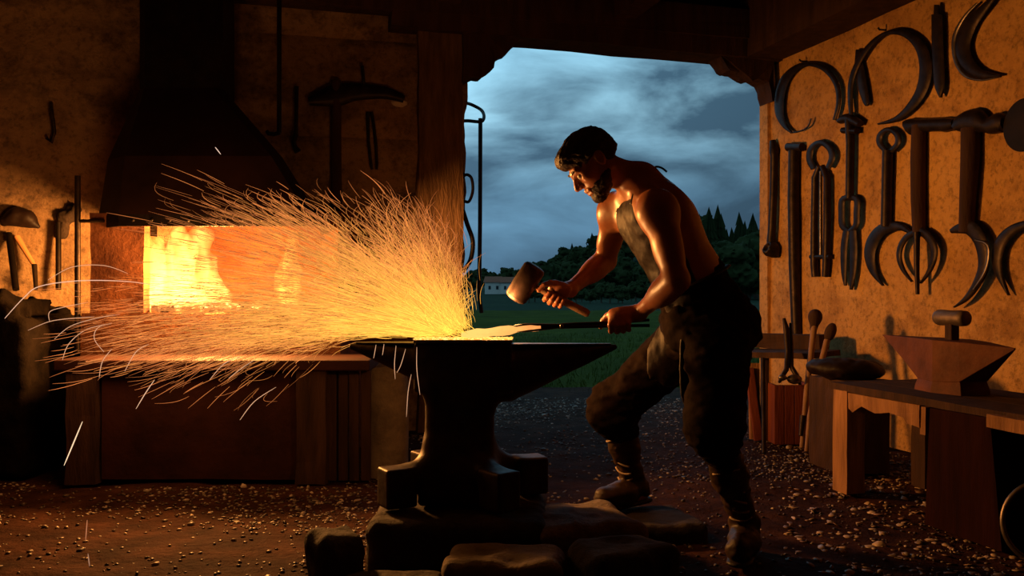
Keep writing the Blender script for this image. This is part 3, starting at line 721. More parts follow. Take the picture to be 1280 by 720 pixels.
stone((-.38, 2.86, .03), (.17, .10, .065), 'low dark stone between the pointed stone and the small lit stone', 35, rz=.1)
stone((.08, 2.66, .01), (.13, .07, .035), 'low stone half sunk in the dirt at the bottom edge', 38, 'dark_stone')
stone((.58, 3.78, .0), (.17, .20, .062), 'worn stone step under the front boot of the smith', 42, rz=.2, flat=.075, amp=.6)
# ================================================================ the smith
man = empty('person', P(860, 690, 3.45)*1.0, 'muscular bare-armed blacksmith in dark apron and boots bending over the anvil with raised hammer', 'person')
man.location = (.70, 3.62, 0)
NB = P(797, 232, 3.50); CH = P(826, 285, 3.50); WA = P(862, 348, 3.50); PE = P(882, 408, 3.50)
SL = P(822, 264, 3.27); SR = P(770, 264, 3.70)
aS = (NB-PE).normalized(); bS = (SL-SR); bS = (bS-aS*bS.dot(aS)).normalized(); cS = bS.cross(aS).normalized()
if cS.x > 0: cS = -cS                      # chest direction: towards the anvil and a little to the camera
EL = P(846, 350, 3.20); WL = P(799, 391, 3.42)
ER = P(757, 326, 3.86); WR = P(712, 362, 3.66)
HPL = P(896, 425, 3.36); HPR = P(858, 428, 3.62)
KL = P(893, 533, 3.22); AL = P(931, 655, 3.46)
KR = P(768, 505, 3.82); AR = P(792, 606, 3.92)
AL.z = max(AL.z, .10)
f = V(-.70, -.16, -.69).normalized(); u = V(-.69, -.04, .72); u = (u-f*u.dot(f)).normalized(); l = u.cross(f).normalized()
HC = P(741, 203, 3.46)
def hp(a, b, c): return HC+f*a+l*b+u*c
HAX = [f, l, u]
# ---- torso pieces
def torso(s, g=0):
    s.ell(CH+cS*-.005, (.185+g, .150+g, .115+g), ax=[aS, bS, cS], k=.05)
    s.ell(CH+aS*.05-cS*.045+bS*.085, (.10+g, .085+g, .06+g), ax=[aS, bS, cS], k=.04)      # shoulder blades
    s.ell(CH+aS*.05-cS*.045-bS*.085, (.10+g, .085+g, .06+g), ax=[aS, bS, cS], k=.04)
    s.ell(CH+aS*.055+cS*.070+bS*.075, (.075+g, .085+g, .045+g), ax=[aS, bS, cS], k=.03)   # pectorals
    s.ell(CH+aS*.055+cS*.070-bS*.075, (.075+g, .085+g, .045+g), ax=[aS, bS, cS], k=.03)
    s.cap(CH-aS*.04-cS*.02, WA-cS*.005, .122+g, .115+g, k=.06)
    for q in (1, -1): s.cap(CH+bS*(.105*q)-cS*.03+aS*.02, WA+bS*(.055*q)-cS*.01, .062+g, .06+g, k=.05)   # lats
    s.cap(WA, PE, .118+g, .125+g, k=.06)
    s.cap(PE+bS*.045, PE-bS*.045, .125+g, .125+g, k=.06)
    s.ell(PE-cS*.075-aS*.03, (.12+g, .15+g, .10+g), ax=[aS, bS, cS], k=.05)               # seat
def arm(s, S, E, W, q):
    d = (E-S).normalized(); e = (W-E).normalized()
    s.ell(S+d*.01, (.085, .066, .068), ax=[d, bS, bS.cross(d)], k=.045)                       # deltoid
    s.cap(S, E, .056, .042, k=.035)
    side = (e-d*e.dot(d)).normalized()
    s.ell(S.lerp(E, .55)+side*.022, (.085, .041, .038), ax=[d, side, d.cross(side)], k=.025)    # biceps
    s.ell(S.lerp(E, .45)-side*.022, (.095, .036, .040), ax=[d, side, d.cross(side)], k=.03)    # triceps
    s.cap(E, W, .043, .027, k=.025)
    s.ell(E.lerp(W, .27)+side*.006, (.090, .050, .044), ax=[e, side, e.cross(side)], k=.03)   # forearm muscle
    s.ell(E-side*.012+d*.004, (.028, .026, .03), ax=[d, side, d.cross(side)], k=.02)          # elbow
def grip(s, G, a, m, W, r, thumb=1):
    """fist closed round a bar: a runs towards the index finger, m towards the palm"""
    a = a.normalized(); m = (m-a*m.dot(a)).normalized(); t = a.cross(m).normalized()
    if (G-W).dot(t) < 0 and abs((G-W).dot(t)) > .0: t = -t
    return a, m, t
def make_hand(s, G, a, m, t, W, r):
    a = a.normalized(); m = (m-a*m.dot(a)).normalized(); t = (t-a*t.dot(a)-m*t.dot(m)).normalized()
    palm = G+m*(r+.014)-t*.012
    s.box(palm, (.040, .036, .0135), ax=[a, t, m], rnd=.012, k=.014)
    s.cap(W, palm-t*.012-a*.006, .027, .027, k=.02)
    s.cap(W, palm+a*.012, .024, .022, k=.02)
    for i, (o, L) in enumerate(((.034, .0), (.0115, .004), (-.011, .002), (-.032, -.005))):
        R = (.0100, .0104, .0098, .0086)[i]
        K = G+a*o+m*(r+.015)+t*(.022+L*.5); A = G+a*o*1.02+t*(r+.017+L*.6)-m*.002; B = G+a*(o*.98)+t*(.006)-m*(r+.0105); C = G+a*(o*.95)-t*.014-m*(r+.004)
        s.cap(palm+a*o*.9, K, R*1.0, R*1.12, k=.006); s.cap(K, A, R*1.1, R, k=.004); s.cap(A, B, R, R*.92, k=.003); s.cap(B, C, R*.92, R*.82, k=.003)
    T0 = palm-t*.016+a*.020; T1 = G+a*.045-t*(r+.020)+m*.010; T2 = G+a*.064-t*(r+.012)-m*.010; T3 = G+a*.074-t*(.004)-m*(r+.008)
    s.cap(T0, T1, .0155, .0125, k=.012); s.cap(T1, T2, .0125, .011, k=.004); s.cap(T2, T3, .011, .009, k=.003)
def leg(s, H, K, A, g=0):
    s.cap(H, K, .088+g, .058+g, k=.05); s.ell(H.lerp(K, .4), (.16+g, .088+g, .088+g), ax=[(K-H), bS, bS.cross(K-H)], k=.04)
    s.cap(K, A, .052+g, .036+g, k=.03)
    d = (A-K).normalized(); s.ell(K.lerp(A, .3), (.10+g, .046+g, .048+g), ax=[d, V(0, 1, 0), d.cross(V(0, 1, 0))], k=.03)
def foot(s, A, d, g=0, z0=0, L=.19):
    d = d.normalized(); n = V(-d.y, d.x, 0)
    s.cap(A, V(A.x, A.y, z0+.05+g), .036+g, .038+g, k=.03)
    s.cap(V(A.x, A.y, z0+.042+g*.6)-d*.04, V(A.x, A.y, z0+.042)+d*(L*.55), .040+g*.7, .036+g, k=.03)
    s.cap(V(A.x, A.y, z0+.045)+d*(L*.45)+n*.012, V(A.x, A.y, z0+.036+g*.5)+d*L-n*.004, .042+g, .034+g, k=.03)
# tool axes
rodA = P(760, 405, 3.43); rodB = P(672, 409, 3.47)
GL = P(775, 405, 3.425); aL = (rodB-rodA).normalized()
hA = P(660, 354, 3.60); hB = P(733, 391, 3.60); GR = P(695, 371, 3.60); aR = (hA-hB).normalized()
up2 = V(.447, 0, .894)
mR = V(0, .85, 0)+up2*.5; tR = -up2*.85+V(0, .5, 0)
mL = V(0, -.80, .60); tL = V(0, -.60, -.80)
b = SDF(); torso(b)
b.cap(NB+aS*.02, hp(-.030, 0, -.065), .060, .056, k=.04)                        # neck
b.cap(NB-cS*.02, CH+aS*.03-cS*.05, .075, .09, k=.05)
b.cap(NB-cS*.01, SL-aS*.005, .050, .055, k=.05); b.cap(NB-cS*.01, SR-aS*.005, .050, .055, k=.05)   # trapezius
arm(b, SL, EL, WL, 1); arm(b, SR, ER, WR, -1)
b.cap(CH+bS*.11+cS*.04+aS*.06, SL, .05, .055, k=.05); b.cap(CH-bS*.11+cS*.04+aS*.06, SR, .05, .055, k=.05)
make_hand(b, GL, aL, mL, tL, WL, .013); make_hand(b, GR, aR, mR, tR, WR, .017)
leg(b, HPL, KL, AL); leg(b, HPR, KR, AR)
dL = V(-.34, -.94, 0); dR = V(-.72, -.70, 0)
ZR = .07
foot(b, AL, dL); foot(b, AR, dR, z0=ZR)
# head
b.ell(hp(-.012, 0, .035), (.098, .076, .092), ax=HAX, k=.02)
b.ell(hp(.030, 0, -.035), (.066, .060, .082), ax=HAX, k=.03)
b.cap(hp(-.005, .052, -.055), hp(.066, .018, -.106), .018, .017, k=.03); b.cap(hp(-.005, -.052, -.055), hp(.066, -.018, -.106), .018, .017, k=.03)
b.ell(hp(.074, 0, -.106), (.020, .026, .018), ax=HAX, k=.02)
b.cap(hp(.080, .036, .020), hp(.086, -.0, .016), .013, .012, k=.015); b.cap(hp(.080, -.036, .020), hp(.086, 0, .016), .013, .012, k=.015)
b.cap(hp(.088, 0, .010), hp(.117, 0, -.032), .0085, .011, k=.012)
b.ell(hp(.102, .012, -.037), (.011, .009, .009), ax=HAX, k=.006); b.ell(hp(.102, -.012, -.037), (.011, .009, .009), ax=HAX, k=.006)
b.ell(hp(.060, .044, -.022), (.028, .018, .022), ax=HAX, k=.02); b.ell(hp(.060, -.044, -.022), (.028, .018, .022), ax=HAX, k=.02)
for q in (1, -1): b.ell(hp(.098, .031*q, -.004), (.017, .017, .011), ax=HAX, k=.012, op='s')
b.cap(hp(.091, .020, -.064), hp(.097, 0, -.062), .0065, .0075, k=.006); b.cap(hp(.091, -.020, -.064), hp(.097, 0, -.062), .0065, .0075, k=.006)
b.cap(hp(.088, .018, -.078), hp(.093, 0, -.078), .007, .008, k=.006); b.cap(hp(.088, -.018, -.078), hp(.093, 0, -.078), .007, .008, k=.006)
for q in (1, -1):
    b.ell(hp(-.008, .078*q, -.004), (.019, .009, .032), ax=[f*1+u*.25, l, u-f*.25], k=.008)
    b.ell(hp(-.003, .088*q, .0), (.010, .006, .019), ax=HAX, k=.006, op='s')
body = b.mesh('body', M['skin'], .0043, man, noise=lambda p: vnoise(p, 38, 3)*.0008)
# eyes
M['eye'] = material('eye_white', (.55, .5, .45), rough=.15)
for q in (1, -1):
    mb = MB(); c = hp(.083, .031*q, -.005); mb.lathe(c, u, [(-.0115*math.cos(a), .0115*math.sin(a)) for a in [math.pi*k/10 for k in range(11)]], 16)
    mb.build('eye', M['eye'], man, smooth=True)
# hair with strands combed back, eyebrows, short beard
h = SDF()
h.ell(hp(-.014, 0, .038), (.106, .084, .096), ax=HAX, k=.02)
h.ell(hp(.052, 0, .083), (.058, .058, .040), ax=HAX, k=.03)
h.ell(hp(.085, 0, .075), (.024, .046, .030), ax=HAX, k=.02)
h.ell(hp(-.066, 0, -.010), (.042, .062, .058), ax=HAX, k=.03)
h.ell(hp(.112, 0, -.022), (.072, .10, .070), ax=HAX, k=.012, op='s')
for q in (1, -1): h.ell(hp(.008, .085*q, -.040), (.040, .045, .058), ax=HAX, k=.01, op='s')
h.plane(hp(-.02, 0, -.062), u+f*.5, k=.01)
def strands(p):
    q = np.stack([(p-np.array(HC))@np.array(x) for x in (f, l, u)], -1)
    return fbm(q*np.array([.35, 1.6, .7]), 95, 2, 5)*.005+fbm(q, 22, 2, 8)*.005
h.mesh('hair', M['hair'], .0035, man, noise=strands)
bd = SDF()
bd.ell(hp(.030, 0, -.037), (.068, .0625, .084), ax=HAX, k=.03)
bd.cap(hp(-.002, .054, -.055), hp(.067, .018, -.108), .021, .021, k=.03); bd.cap(hp(-.002, -.054, -.055), hp(.067, -.018, -.108), .021, .021, k=.03)
bd.ell(hp(.076, 0, -.108), (.023, .029, .022), ax=HAX, k=.02)
bd.plane(hp(.0, 0, -.050), -u+f*-.12, k=.012)
bd.ell(hp(.105, 0, -.068), (.022, .024, .016), ax=HAX, k=.006, op='s')
bd.mesh('beard', M['hair'], .0045, man, noise=lambda p: fbm(p, 110, 2, 5)*.004)
for q in (1, -1):
    mb = MB(); mb.sweep([hp(.094, .012*q, .020), hp(.096, .028*q, .025), hp(.082, .046*q, .022)], [.004, .006, .003], .005, n=8); mb.build('eyebrow', M['hair'], man, smooth=True)

# ---- trousers
folds = lambda p: fbm(p*np.array([1, 1, 1.5]), 9, 3, 12)*.020+fbm(p*np.array([1.5, 1, 2.6]), 18, 2, 4)*.008
tr = SDF()
tr.cap(WA-aS*.02, PE, .132, .148, k=.05); tr.cap(PE+bS*.05, PE-bS*.05, .148, .148, k=.05)
tr.ell(PE-cS*.075-aS*.03, (.135, .165, .115), ax=[aS, bS, cS], k=.05)
tr.cap(HPL, KL, .120, .098, k=.05); tr.cap(HPR, KR, .118, .098, k=.05)
tr.ell(KR+V(-.012, 0, -.02), (.100, .095, .115), k=.04); tr.ell(KL+V(-.01, 0, -.01), (.085, .090, .105), k=.04)
tr.cap(KR, KR.lerp(AR, .30), .092, .070, k=.04); tr.cap(KL, KL.lerp(AL, .26), .088, .068, k=.04)
tr.plane(WA+aS*.035, -aS, k=.01)
tr.mesh('trousers', M['trouser'], .008, man, noise=folds)
# ---- boots laced up the shin
def boot(K, A, d, z0):
    s = SDF(); top = K.lerp(A, .08)
    s.cap(top, K.lerp(A, .5), .063, .062, k=.03); s.cap(K.lerp(A, .45), A, .060, .049, k=.03)
    foot(s, A, d, g=.012, z0=z0+.012)
    dd = d.normalized(); n = V(-dd.y, dd.x, 0)
    s.plane((0, 0, z0+.004), (0, 0, 1), k=.004)
    o = s.mesh('boot', M['boot'], .007, man, noise=lambda p: fbm(p*np.array([1, 1, 2.2]), 16, 3, 7)*.011)
    so = SDF(); so.cap(V(A.x, A.y, z0+.012)-dd*.05, V(A.x, A.y, z0+.012)+dd*.20, .052, .047, k=.01, sc=(1, 1, .32))
    so.box((A.x, A.y, z0-.03), (.4, .4, .03), k=.002, op='s'); so.mesh('sole', M['leather'], .006, o)
    ax = (A-K).normalized()
    for k in range(7):                     # lace rows across the front of the shaft
        c = K.lerp(A, .42+k*.095); rr = .067-.002*k
        q = [c+dd*(rr*math.cos(a))+n*(rr*math.sin(a))+V(0, 0, .012*math.sin(a*2+k)) for a in [math.radians(x) for x in range(-44, 45, 11)]]
        mb = MB(); mb.sweep(q, .0042, n=6); mb.build('lace', M['rope'], o, smooth=True)
    return o
boot(KL, AL, dL, 0.0); boot(KR, AR, dR, ZR)
# ---- leather apron: bib on the chest, skirt over the thighs
ap = SDF(); torso(ap, .013)
ap.cap(HPL.lerp(KL, .02), HPL.lerp(KL, .62), .134, .128, k=.04); ap.cap(HPR.lerp(KR, .02), HPR.lerp(KR, .58), .132, .124, k=.04)
ap.plane(CH+cS*.022, cS-aS*.06, k=.01)
ap.plane(CH+aS*.155, -aS, k=.008)
ap.plane(CH+bS*.150, -bS+aS*.05, k=.01); ap.plane(CH-bS*.165, bS+aS*.06, k=.01)
ap.mesh('apron', M['leather'], .007, man, noise=lambda p: fbm(p*np.array([1.6, 1.6, .8]), 12, 3, 2)*.012)
# neck strap with knotted tail, waist strap
def sw(name, pts, r, mat=M['leather'], rb=None): mb = MB(); mb.sweep([Vector(a) for a in spline(pts, 6)], r, rb, n=8); return mb.build(name, mat, man, smooth=True)
nk = NB+aS*.02-cS*.065
sw('neck_strap', [CH+aS*.125+bS*.095+cS*.095, CH+aS*.17+bS*.085+cS*.05, NB+bS*.070+cS*.005, nk+bS*.03+aS*.01, nk, nk-bS*.03+aS*.01, NB-bS*.070+cS*.01, CH+aS*.17-bS*.085+cS*.05, CH+aS*.125-bS*.1+cS*.095], .011)
sw('strap_knot', [nk+V(-.012, 0, .0), nk+V(.0, -.012, .018), nk+V(.016, 0, .008), nk+V(.004, .012, -.004)], .013)
sw('strap_tail', [nk+V(0, 0, .010), nk+V(.02, -.01, .026), nk+V(.042, -.015, .022), nk+V(.062, -.02, .006)], .008, rb=.004)
sw('strap_tail', [nk+V(0, 0, .004), nk+V(.012, -.02, -.02), nk+V(.018, -.03, -.05)], .007, rb=.004)
ws_ = []
for k in range(25):
    a = math.radians(-150+k*12.5); ws_.append(WA-aS*.015+bS*(.158*math.sin(a))+cS*(.150*math.cos(a)))
sw('waist_strap', ws_, .013, rb=.006)

# ================================================================ hammer in the raised hand
t = empty('sledge_hammer', hA, 'short heavy mallet-headed hammer raised in the far hand of the smith', 'hammer')
mb = MB(); mb.sweep([hA-(hA-hB).normalized()*-.02, hA.lerp(hB, .25), hA.lerp(hB, .6), hB, hB-(hA-hB).normalized()*.012], [.013, .0135, .0155, .0165, .012], n=14); mb.build('handle', M['handle'], t, smooth=True, auto=50)
hT = P(669, 334, 3.59); hBt = P(644, 373, 3.61); ax = (hT-hBt).normalized(); L_ = (hT-hBt).length
mb = MB(); mb.lathe(hBt-ax*.006, ax, [(0, .030), (.004, .040), (.014, .0455), (L_*.5, .047), (L_-.002, .0455), (L_+.008, .040), (L_+.012, .030)], 28)
mb.build('head', material('hammer_head_iron', (.045, .028, .022), (.10, .06, .045), rough=.45, metal=.7, scale=14, bump=.3, bscale=50, bdist=.003), t, smooth=True, auto=60)

# ================================================================ tongs and the hot bar
t = empty('tongs', rodA, 'long black tongs held in the near hand of the smith gripping the hot bar', 'tongs')
e0 = GL-aL*.11; jn = P(702, 407.5, 3.46)
for q in (1, -1):
    mb = MB(); o = V(0, .35, 1).normalized()*(.0068*q)
    mb.sweep([e0+o*1.6, GL+o*1.0, jn-aL*.04+o*.8, jn+o*.2, rodB-o*1.1, rodB+aL*.05-o*1.7, rodB+aL*.09-o*1.2], [.006, .0062, .0065, .010, .0075, .0065, .005], n=10)
    mb.build('rein', M['iron'], t, smooth=True)
mb = MB(); mb.lathe(jn+V(0, -.019, 0), (0, 1, 0), [(0, .004), (.003, .008), (.035, .008), (.038, .004)], 14); mb.build('rivet', M['bright_iron'], t, smooth=True)
hb0 = P(676, 408.5, 3.475); hb1 = P(577, 421, 3.50); hb1.z = .8185
mb = MB(); pth = [hb0.lerp(hb1, k/10) for k in range(11)]
mb.sweep(pth, [.0135+.0025*math.sin(k*1.7)+(.004 if 3 < k < 9 else 0) for k in range(11)], .022, V(0, 1, .1), n=4)
hot = mb.build('hot_iron_bar', None, None, subdiv=2, noise=.002, nscale=30, smooth=True, auto=40)
m = bpy.data.materials.new('glowing_iron'); m.use_nodes = True; nt = m.node_tree; bsd = nt.nodes['Principled BSDF']; bsd.inputs['Base Color'].default_value = (.015, .006, .003, 1); bsd.inputs['Specular IOR Level'].default_value = .1; bsd.inputs['Roughness'].default_value = .6
tc = nt.nodes.new('ShaderNodeTexCoord'); sp = nt.nodes.new('ShaderNodeSeparateXYZ'); nt.links.new(tc.outputs['Object'], sp.inputs[0])
mr = nt.nodes.new('ShaderNodeMapRange'); mr.inputs['From Min'].default_value = hb0.x; mr.inputs['From Max'].default_value = hb1.x; nt.links.new(sp.outputs['X'], mr.inputs['Value'])
ns = nt.nodes.new('ShaderNodeTexNoise'); ns.inputs['Scale'].default_value = 40; nt.links.new(tc.outputs['Object'], ns.inputs['Vector'])
ad = nt.nodes.new('ShaderNodeMath'); ad.operation = 'MULTIPLY_ADD'; nt.links.new(ns.outputs['Fac'], ad.inputs[0]); ad.inputs[1].default_value = .35; nt.links.new(mr.outputs[0], ad.inputs[2])
r = nt.nodes.new('ShaderNodeValToRGB'); e = r.color_ramp.elements; e[0].position = .1; e[0].color = (.75, .22, .06, 1); e[1].position = 1.1 if False else 1; e[1].color = (1, .55, .13, 1)
nt.links.new(ad.outputs[0], r.inputs[0]); nt.links.new(r.outputs[0], bsd.inputs['Emission Color']); bsd.inputs['Emission Strength'].default_value = 1.3
hot.data.materials.clear(); hot.data.materials.append(m)
tag(hot, 'glowing yellow-hot iron bar laid on the anvil under the sparks', 'iron bar')
# ================================================================ tools hanging on the right wall
def wsw(mb, pts, rb=.010, off=.035, n=10, sub=6, fn=on_right, nrm=RU):
    """flat forged bar following an outline on the wall; pts = (px, py, half width px)"""
    q = spline(pts, sub) if sub > 1 else np.array(pts, float); m = len(q); vs = []
    for i in range(m):
        t = q[min(i+1, m-1), :2]-q[max(i-1, 0), :2]; t = t/max(np.linalg.norm(t), 1e-6); nn = np.array([-t[1], t[0]])
        c = fn(q[i, 0], q[i, 1], off); a = fn(*(q[i, :2]+nn*q[i, 2]), off); b = fn(*(q[i, :2]-nn*q[i, 2]), off)
        B = (a-b)/2
        for k in range(n):
            an_ = 2*math.pi*k/n; vs.append(c+B*math.cos(an_)+nrm*(rb*math.sin(an_)))
    fs = [(i*n+k, i*n+(k+1) % n, (i+1)*n+(k+1) % n, (i+1)*n+k) for i in range(m-1) for k in range(n)]
    fs += [tuple(range(n-1, -1, -1)), tuple((m-1)*n+k for k in range(n))]
    return mb.add(vs, fs)
def wflat(name, pts, parent=None, mat='iron', **k):
    mb = MB(); wsw(mb, pts, **k); return mb.build(name, M[mat], parent, smooth=True, auto=60)
def wrod(name, pts, parent=None, mat='iron', off=.035, n=12):
    """round bar; pts = (px, py, half width px)"""
    mb = MB(); c = [on_right(x, y, off) for x, y, w_ in pts]; mb.sweep(c, [w_/F*p.y for (x, y, w_), p in zip(pts, c)], n=n)
    return mb.build(name, M[mat], parent, smooth=True, auto=60)
def wthing(name, px, py, label, cat, group=None): return empty(name, on_right(px, py, .0), label, cat, group)
def peg(px, py, label): 
    mb = MB(); a = on_right(px, py, -.02); mb.sweep([a, a+RU*.075, a+RU*.085+V(0, 0, .012)], [.006, .006, .007], n=8)
    tag(mb.build('nail', M['iron'], smooth=True), label, 'nail', 'nails carrying the wall tools')
G = 'tools hanging on the plaster wall'
# 1 open hoop nearest the doorway
t = wthing('iron_hoop', 1010, 80, 'small open iron hoop hanging nearest the doorway, gap at its foot', 'hoop', 'iron hoops on the wall')
wflat('thick_side', [(1012, 80, 2.5), (997, 84, 4), (982, 98, 5.5), (975, 118, 6), (974, 140, 5.5), (980, 156, 3.5), (990, 166, 1.2)], t)
wflat('thin_side', [(1010, 80, 2.5), (1025, 83, 3.2), (1038, 93, 3.5), (1047, 110, 3.2), (1048, 130, 2.6), (1043, 150, 2)], t, mat='iron')
wflat('tie_wire', [(988, 166, 1), (1000, 164, 1), (1010, 158, 1), (1014, 148, .8)], t, rb=.004)
peg(1012, 77, 'iron nail above the small open hoop')
# 2 large open hoop with thick right side
t = wthing('iron_hoop', 1115, 42, 'large open iron hoop with a thick right side and tapering tip', 'hoop', 'iron hoops on the wall')
wflat('hoop', [(1064, 146, 2), (1063, 120, 3.2), (1065, 98, 3.5), (1074, 76, 3.5), (1090, 54, 3.2), (1110, 41, 3), (1132, 42, 5), (1150, 58, 7), (1157, 84, 8), (1152, 112, 7), (1138, 134, 5.5), (1120, 149, 3.5), (1098, 155, 1.2)], t)
wflat('blade', [(1073, 62, 3), (1074, 85, 6), (1078, 108, 6), (1083, 128, 4), (1085, 132, 1)], t, off=.02)
peg(1112, 38, 'iron nail above the large open hoop')
# 3 long pointed file
t = wthing('file', 1171, 20, 'dark upright file with a pointed tip between the large hoop and the sickle', 'file')
wflat('blade', [(1171, 18, 7), (1172, 60, 7.4), (1174, 100, 7), (1175, 113, 5), (1176, 122, .8)], t, sub=3)
wflat('tang', [(1171, 6, 3), (1171, 19, 4)], t, sub=1)
# 4 big sickle at the top right
t = wthing('sickle', 1232, 10, 'big black sickle blade curving open to the right at the top of the wall', 'sickle', 'sickles on the wall')
wflat('blade', [(1250, -12, 2.5), (1232, 8, 5), (1213, 30, 8), (1203, 56, 9.5), (1209, 78, 8.5), (1226, 92, 6), (1251, 95, 1.2)], t)
wflat('edge', [(1222, 4, 1.5), (1205, 22, 2), (1193, 46, 2.5), (1194, 74, 2.5), (1206, 94, 2.3), (1226, 100, 1.6), (1246, 97, .8)], t, mat='bright_iron', rb=.006, off=.028)
# 5 round dark pan cut by the frame
c = on_right(1281, 156, .05); mb = MB(); mb.lathe(c-RU*.04, RU, [(0, .10), (.010, .125), (.035, .135), (.045, .137), (.045, .130), (.014, .118), (.010, .02)], 36)
tag(mb.build('iron_pan', M['black_iron'], smooth=True, auto=40), 'round black iron pan hanging at the right edge of the picture', 'pan')
# 6 ladle with ball end
t = wthing('ladle', 967, 178, 'slim iron ladle with a lumpy cup hanging first from the doorway', 'ladle')
wrod('shaft', [(966, 176, 4), (968, 190, 6.5), (968, 196, 5), (967, 240, 5), (965, 285, 5), (964, 298, 5.5), (964, 308, 6)], t)
s = SDF(); p = on_right(964, 312, .055); s.ell(p, (.070, .05, .062)); s.ell(p+RU*.04+V(0, 0, .02), (.035, .03, .03), op='s'); s.ell(p+V(.03, 0, -.03), (.035, .035, .035))
s.mesh('cup', M['iron'], .006, t, noise=lambda q: vnoise(q, 30, 2)*.006)
# 7 long thick bar
t = wthing('pry_bar', 993, 178, 'longest iron bar on the wall with a square head, reaching down to the shelf', 'bar')
wrod('shaft', [(993, 188, 7.5), (992, 250, 7.5), (993, 330, 7.2), (996, 421, 6.5)], t)
wflat('head', [(985, 184, 5.5), (1003, 184, 5.5)], t, sub=1, rb=.03)
# 8 tongs with ring head, hanging closed
t = wthing('tongs', 1025, 180, 'closed iron tongs with a ring-shaped head hanging beside the long bar', 'tongs')
wflat('ring', [(1017, 211, 3.5), (1012, 200, 4), (1013, 188, 4), (1020, 180, 3.6), (1029, 179, 3.6), (1038, 187, 4), (1040, 198, 4), (1035, 210, 3.5)], t)
wrod('rein', [(1024, 208, 3.5), (1019, 222, 4.5), (1018, 280, 4.5), (1018, 330, 5), (1019, 346, 4.5)], t)
wrod('rein', [(1028, 208, 3.5), (1034, 222, 4.6), (1034, 280, 4.8), (1033, 330, 5), (1032, 346, 4.8)], t)
wrod('inner_bar', [(1026, 214, 2), (1026, 322, 2.2)], t, mat='bright_iron')
wflat('clasp', [(1014, 321, 3), (1038, 321, 3)], t, sub=1, rb=.02)
# 9 chain swivel tool with cross head
t = wthing('swivel_tool', 1062, 145, 'iron tool with cross-shaped head, swivel eye and two long prongs', 'tool')
wrod('shaft', [(1062, 150, 6), (1063, 180, 5.4), (1062, 248, 5.2)], t)
wflat('cross_head', [(1050, 152, 3.5), (1060, 148, 6.5), (1076, 155, 4)], t, rb=.028, sub=4)
wflat('collar', [(1054, 163, 4), (1072, 164, 4)], t, sub=1, rb=.026)
wflat('eye', [(1060, 289, 3), (1053, 282, 4), (1052, 266, 4), (1053, 250, 4), (1062, 247, 3.5), (1071, 250, 4), (1071, 266, 4), (1070, 282, 4), (1062, 289, 3)], t, sub=4)
wflat('prong', [(1058, 288, 4), (1055, 310, 4.2), (1055, 340, 3.4), (1057, 357, 1.4)], t)
wflat('prong', [(1066, 288, 4.5), (1067, 315, 4.8), (1066, 345, 3.6), (1064, 362, 1.6)], t)
# 10 ring-ended hook with crescent
t = wthing('crescent_hook', 1110, 163, 'ring-ended iron shaft ending in a crescent hook opening to the right', 'hook')
wflat('ring', [(1107, 188, 3.4), (1100, 180, 3.8), (1100, 170, 3.8), (1107, 163, 3.4), (1115, 163, 3.4), (1122, 170, 3.8), (1122, 180, 3.8), (1114, 189, 3.4)], t)
wrod('shaft', [(1110, 188, 7), (1109, 230, 6.8), (1108, 283, 7)], t)
wflat('crescent', [(1140, 292, 2), (1126, 284, 4.5), (1110, 284, 7), (1097, 292, 7.5), (1089, 306, 7.5), (1087, 322, 6.5), (1092, 340, 4.5), (1104, 357, 1)], t)
# 11 hammer whose handle ends above a pair of callipers
t = wthing('hammer', 1165, 150, 'cross-peen hammer with a long dark handle hanging left of the twin hammer', 'hammer', 'hammers on the wall')
wflat('head', [(1135, 160, 10.5), (1140, 158, 10), (1150, 157, 8.5), (1175, 156, 8.5), (1183, 156, 9.5), (1195, 155, 7)], t, rb=.034, sub=3)
wrod('handle', [(1149, 156, 9), (1148, 200, 9.5), (1148, 250, 9), (1149, 290, 8)], t, mat='dark_wood')
t = wthing('callipers', 1147, 286, 'round iron callipers with a central pin hanging below the cross-peen hammer', 'callipers')
wflat('jaw', [(1146, 290, 4), (1134, 296, 4), (1126, 308, 3.6), (1124, 322, 3.2), (1129, 337, 2.6), (1140, 352, 1)], t, off=.05)
wflat('jaw', [(1150, 288, 5), (1160, 296, 5.4), (1167, 309, 5), (1167, 324, 4), (1161, 340, 2.8), (1151, 354, 1)], t, off=.05)
wrod('pin', [(1146, 290, 4), (1146, 330, 3.4), (1147, 368, 2.4)], t, off=.07)
# 12 twin hammer with long haft, and the hook blade under it
t = wthing('hammer', 1220, 150, 'heavy double-faced hammer with a thick haft hanging right of the cross-peen hammer', 'hammer', 'hammers on the wall')
wflat('head', [(1197, 160, 7), (1203, 155, 12), (1213, 152, 15), (1222, 152, 16), (1232, 156, 10), (1240, 157, 11), (1250, 153, 13), (1257, 153, 9)], t, rb=.036, sub=4)
wrod('handle', [(1214, 160, 12), (1213, 200, 11.5), (1210, 250, 10), (1208, 290, 9)], t, mat='dark_wood')
t = wthing('hook_knife', 1215, 290, 'long curved hook knife with a bright edge hanging below the double-faced hammer', 'knife')
wflat('blade', [(1189, 289, 3), (1198, 286, 6), (1212, 285, 9), (1223, 297, 8.5), (1229, 315, 8), (1229, 335, 7), (1221, 355, 5.5), (1208, 373, 3.5), (1193, 384, .8)], t, off=.05)
wflat('edge', [(1219, 300, 1.2), (1234, 306, 2), (1235, 325, 2), (1229, 344, 1.6), (1217, 362, .8)], t, mat='bright_iron', rb=.006, off=.062)
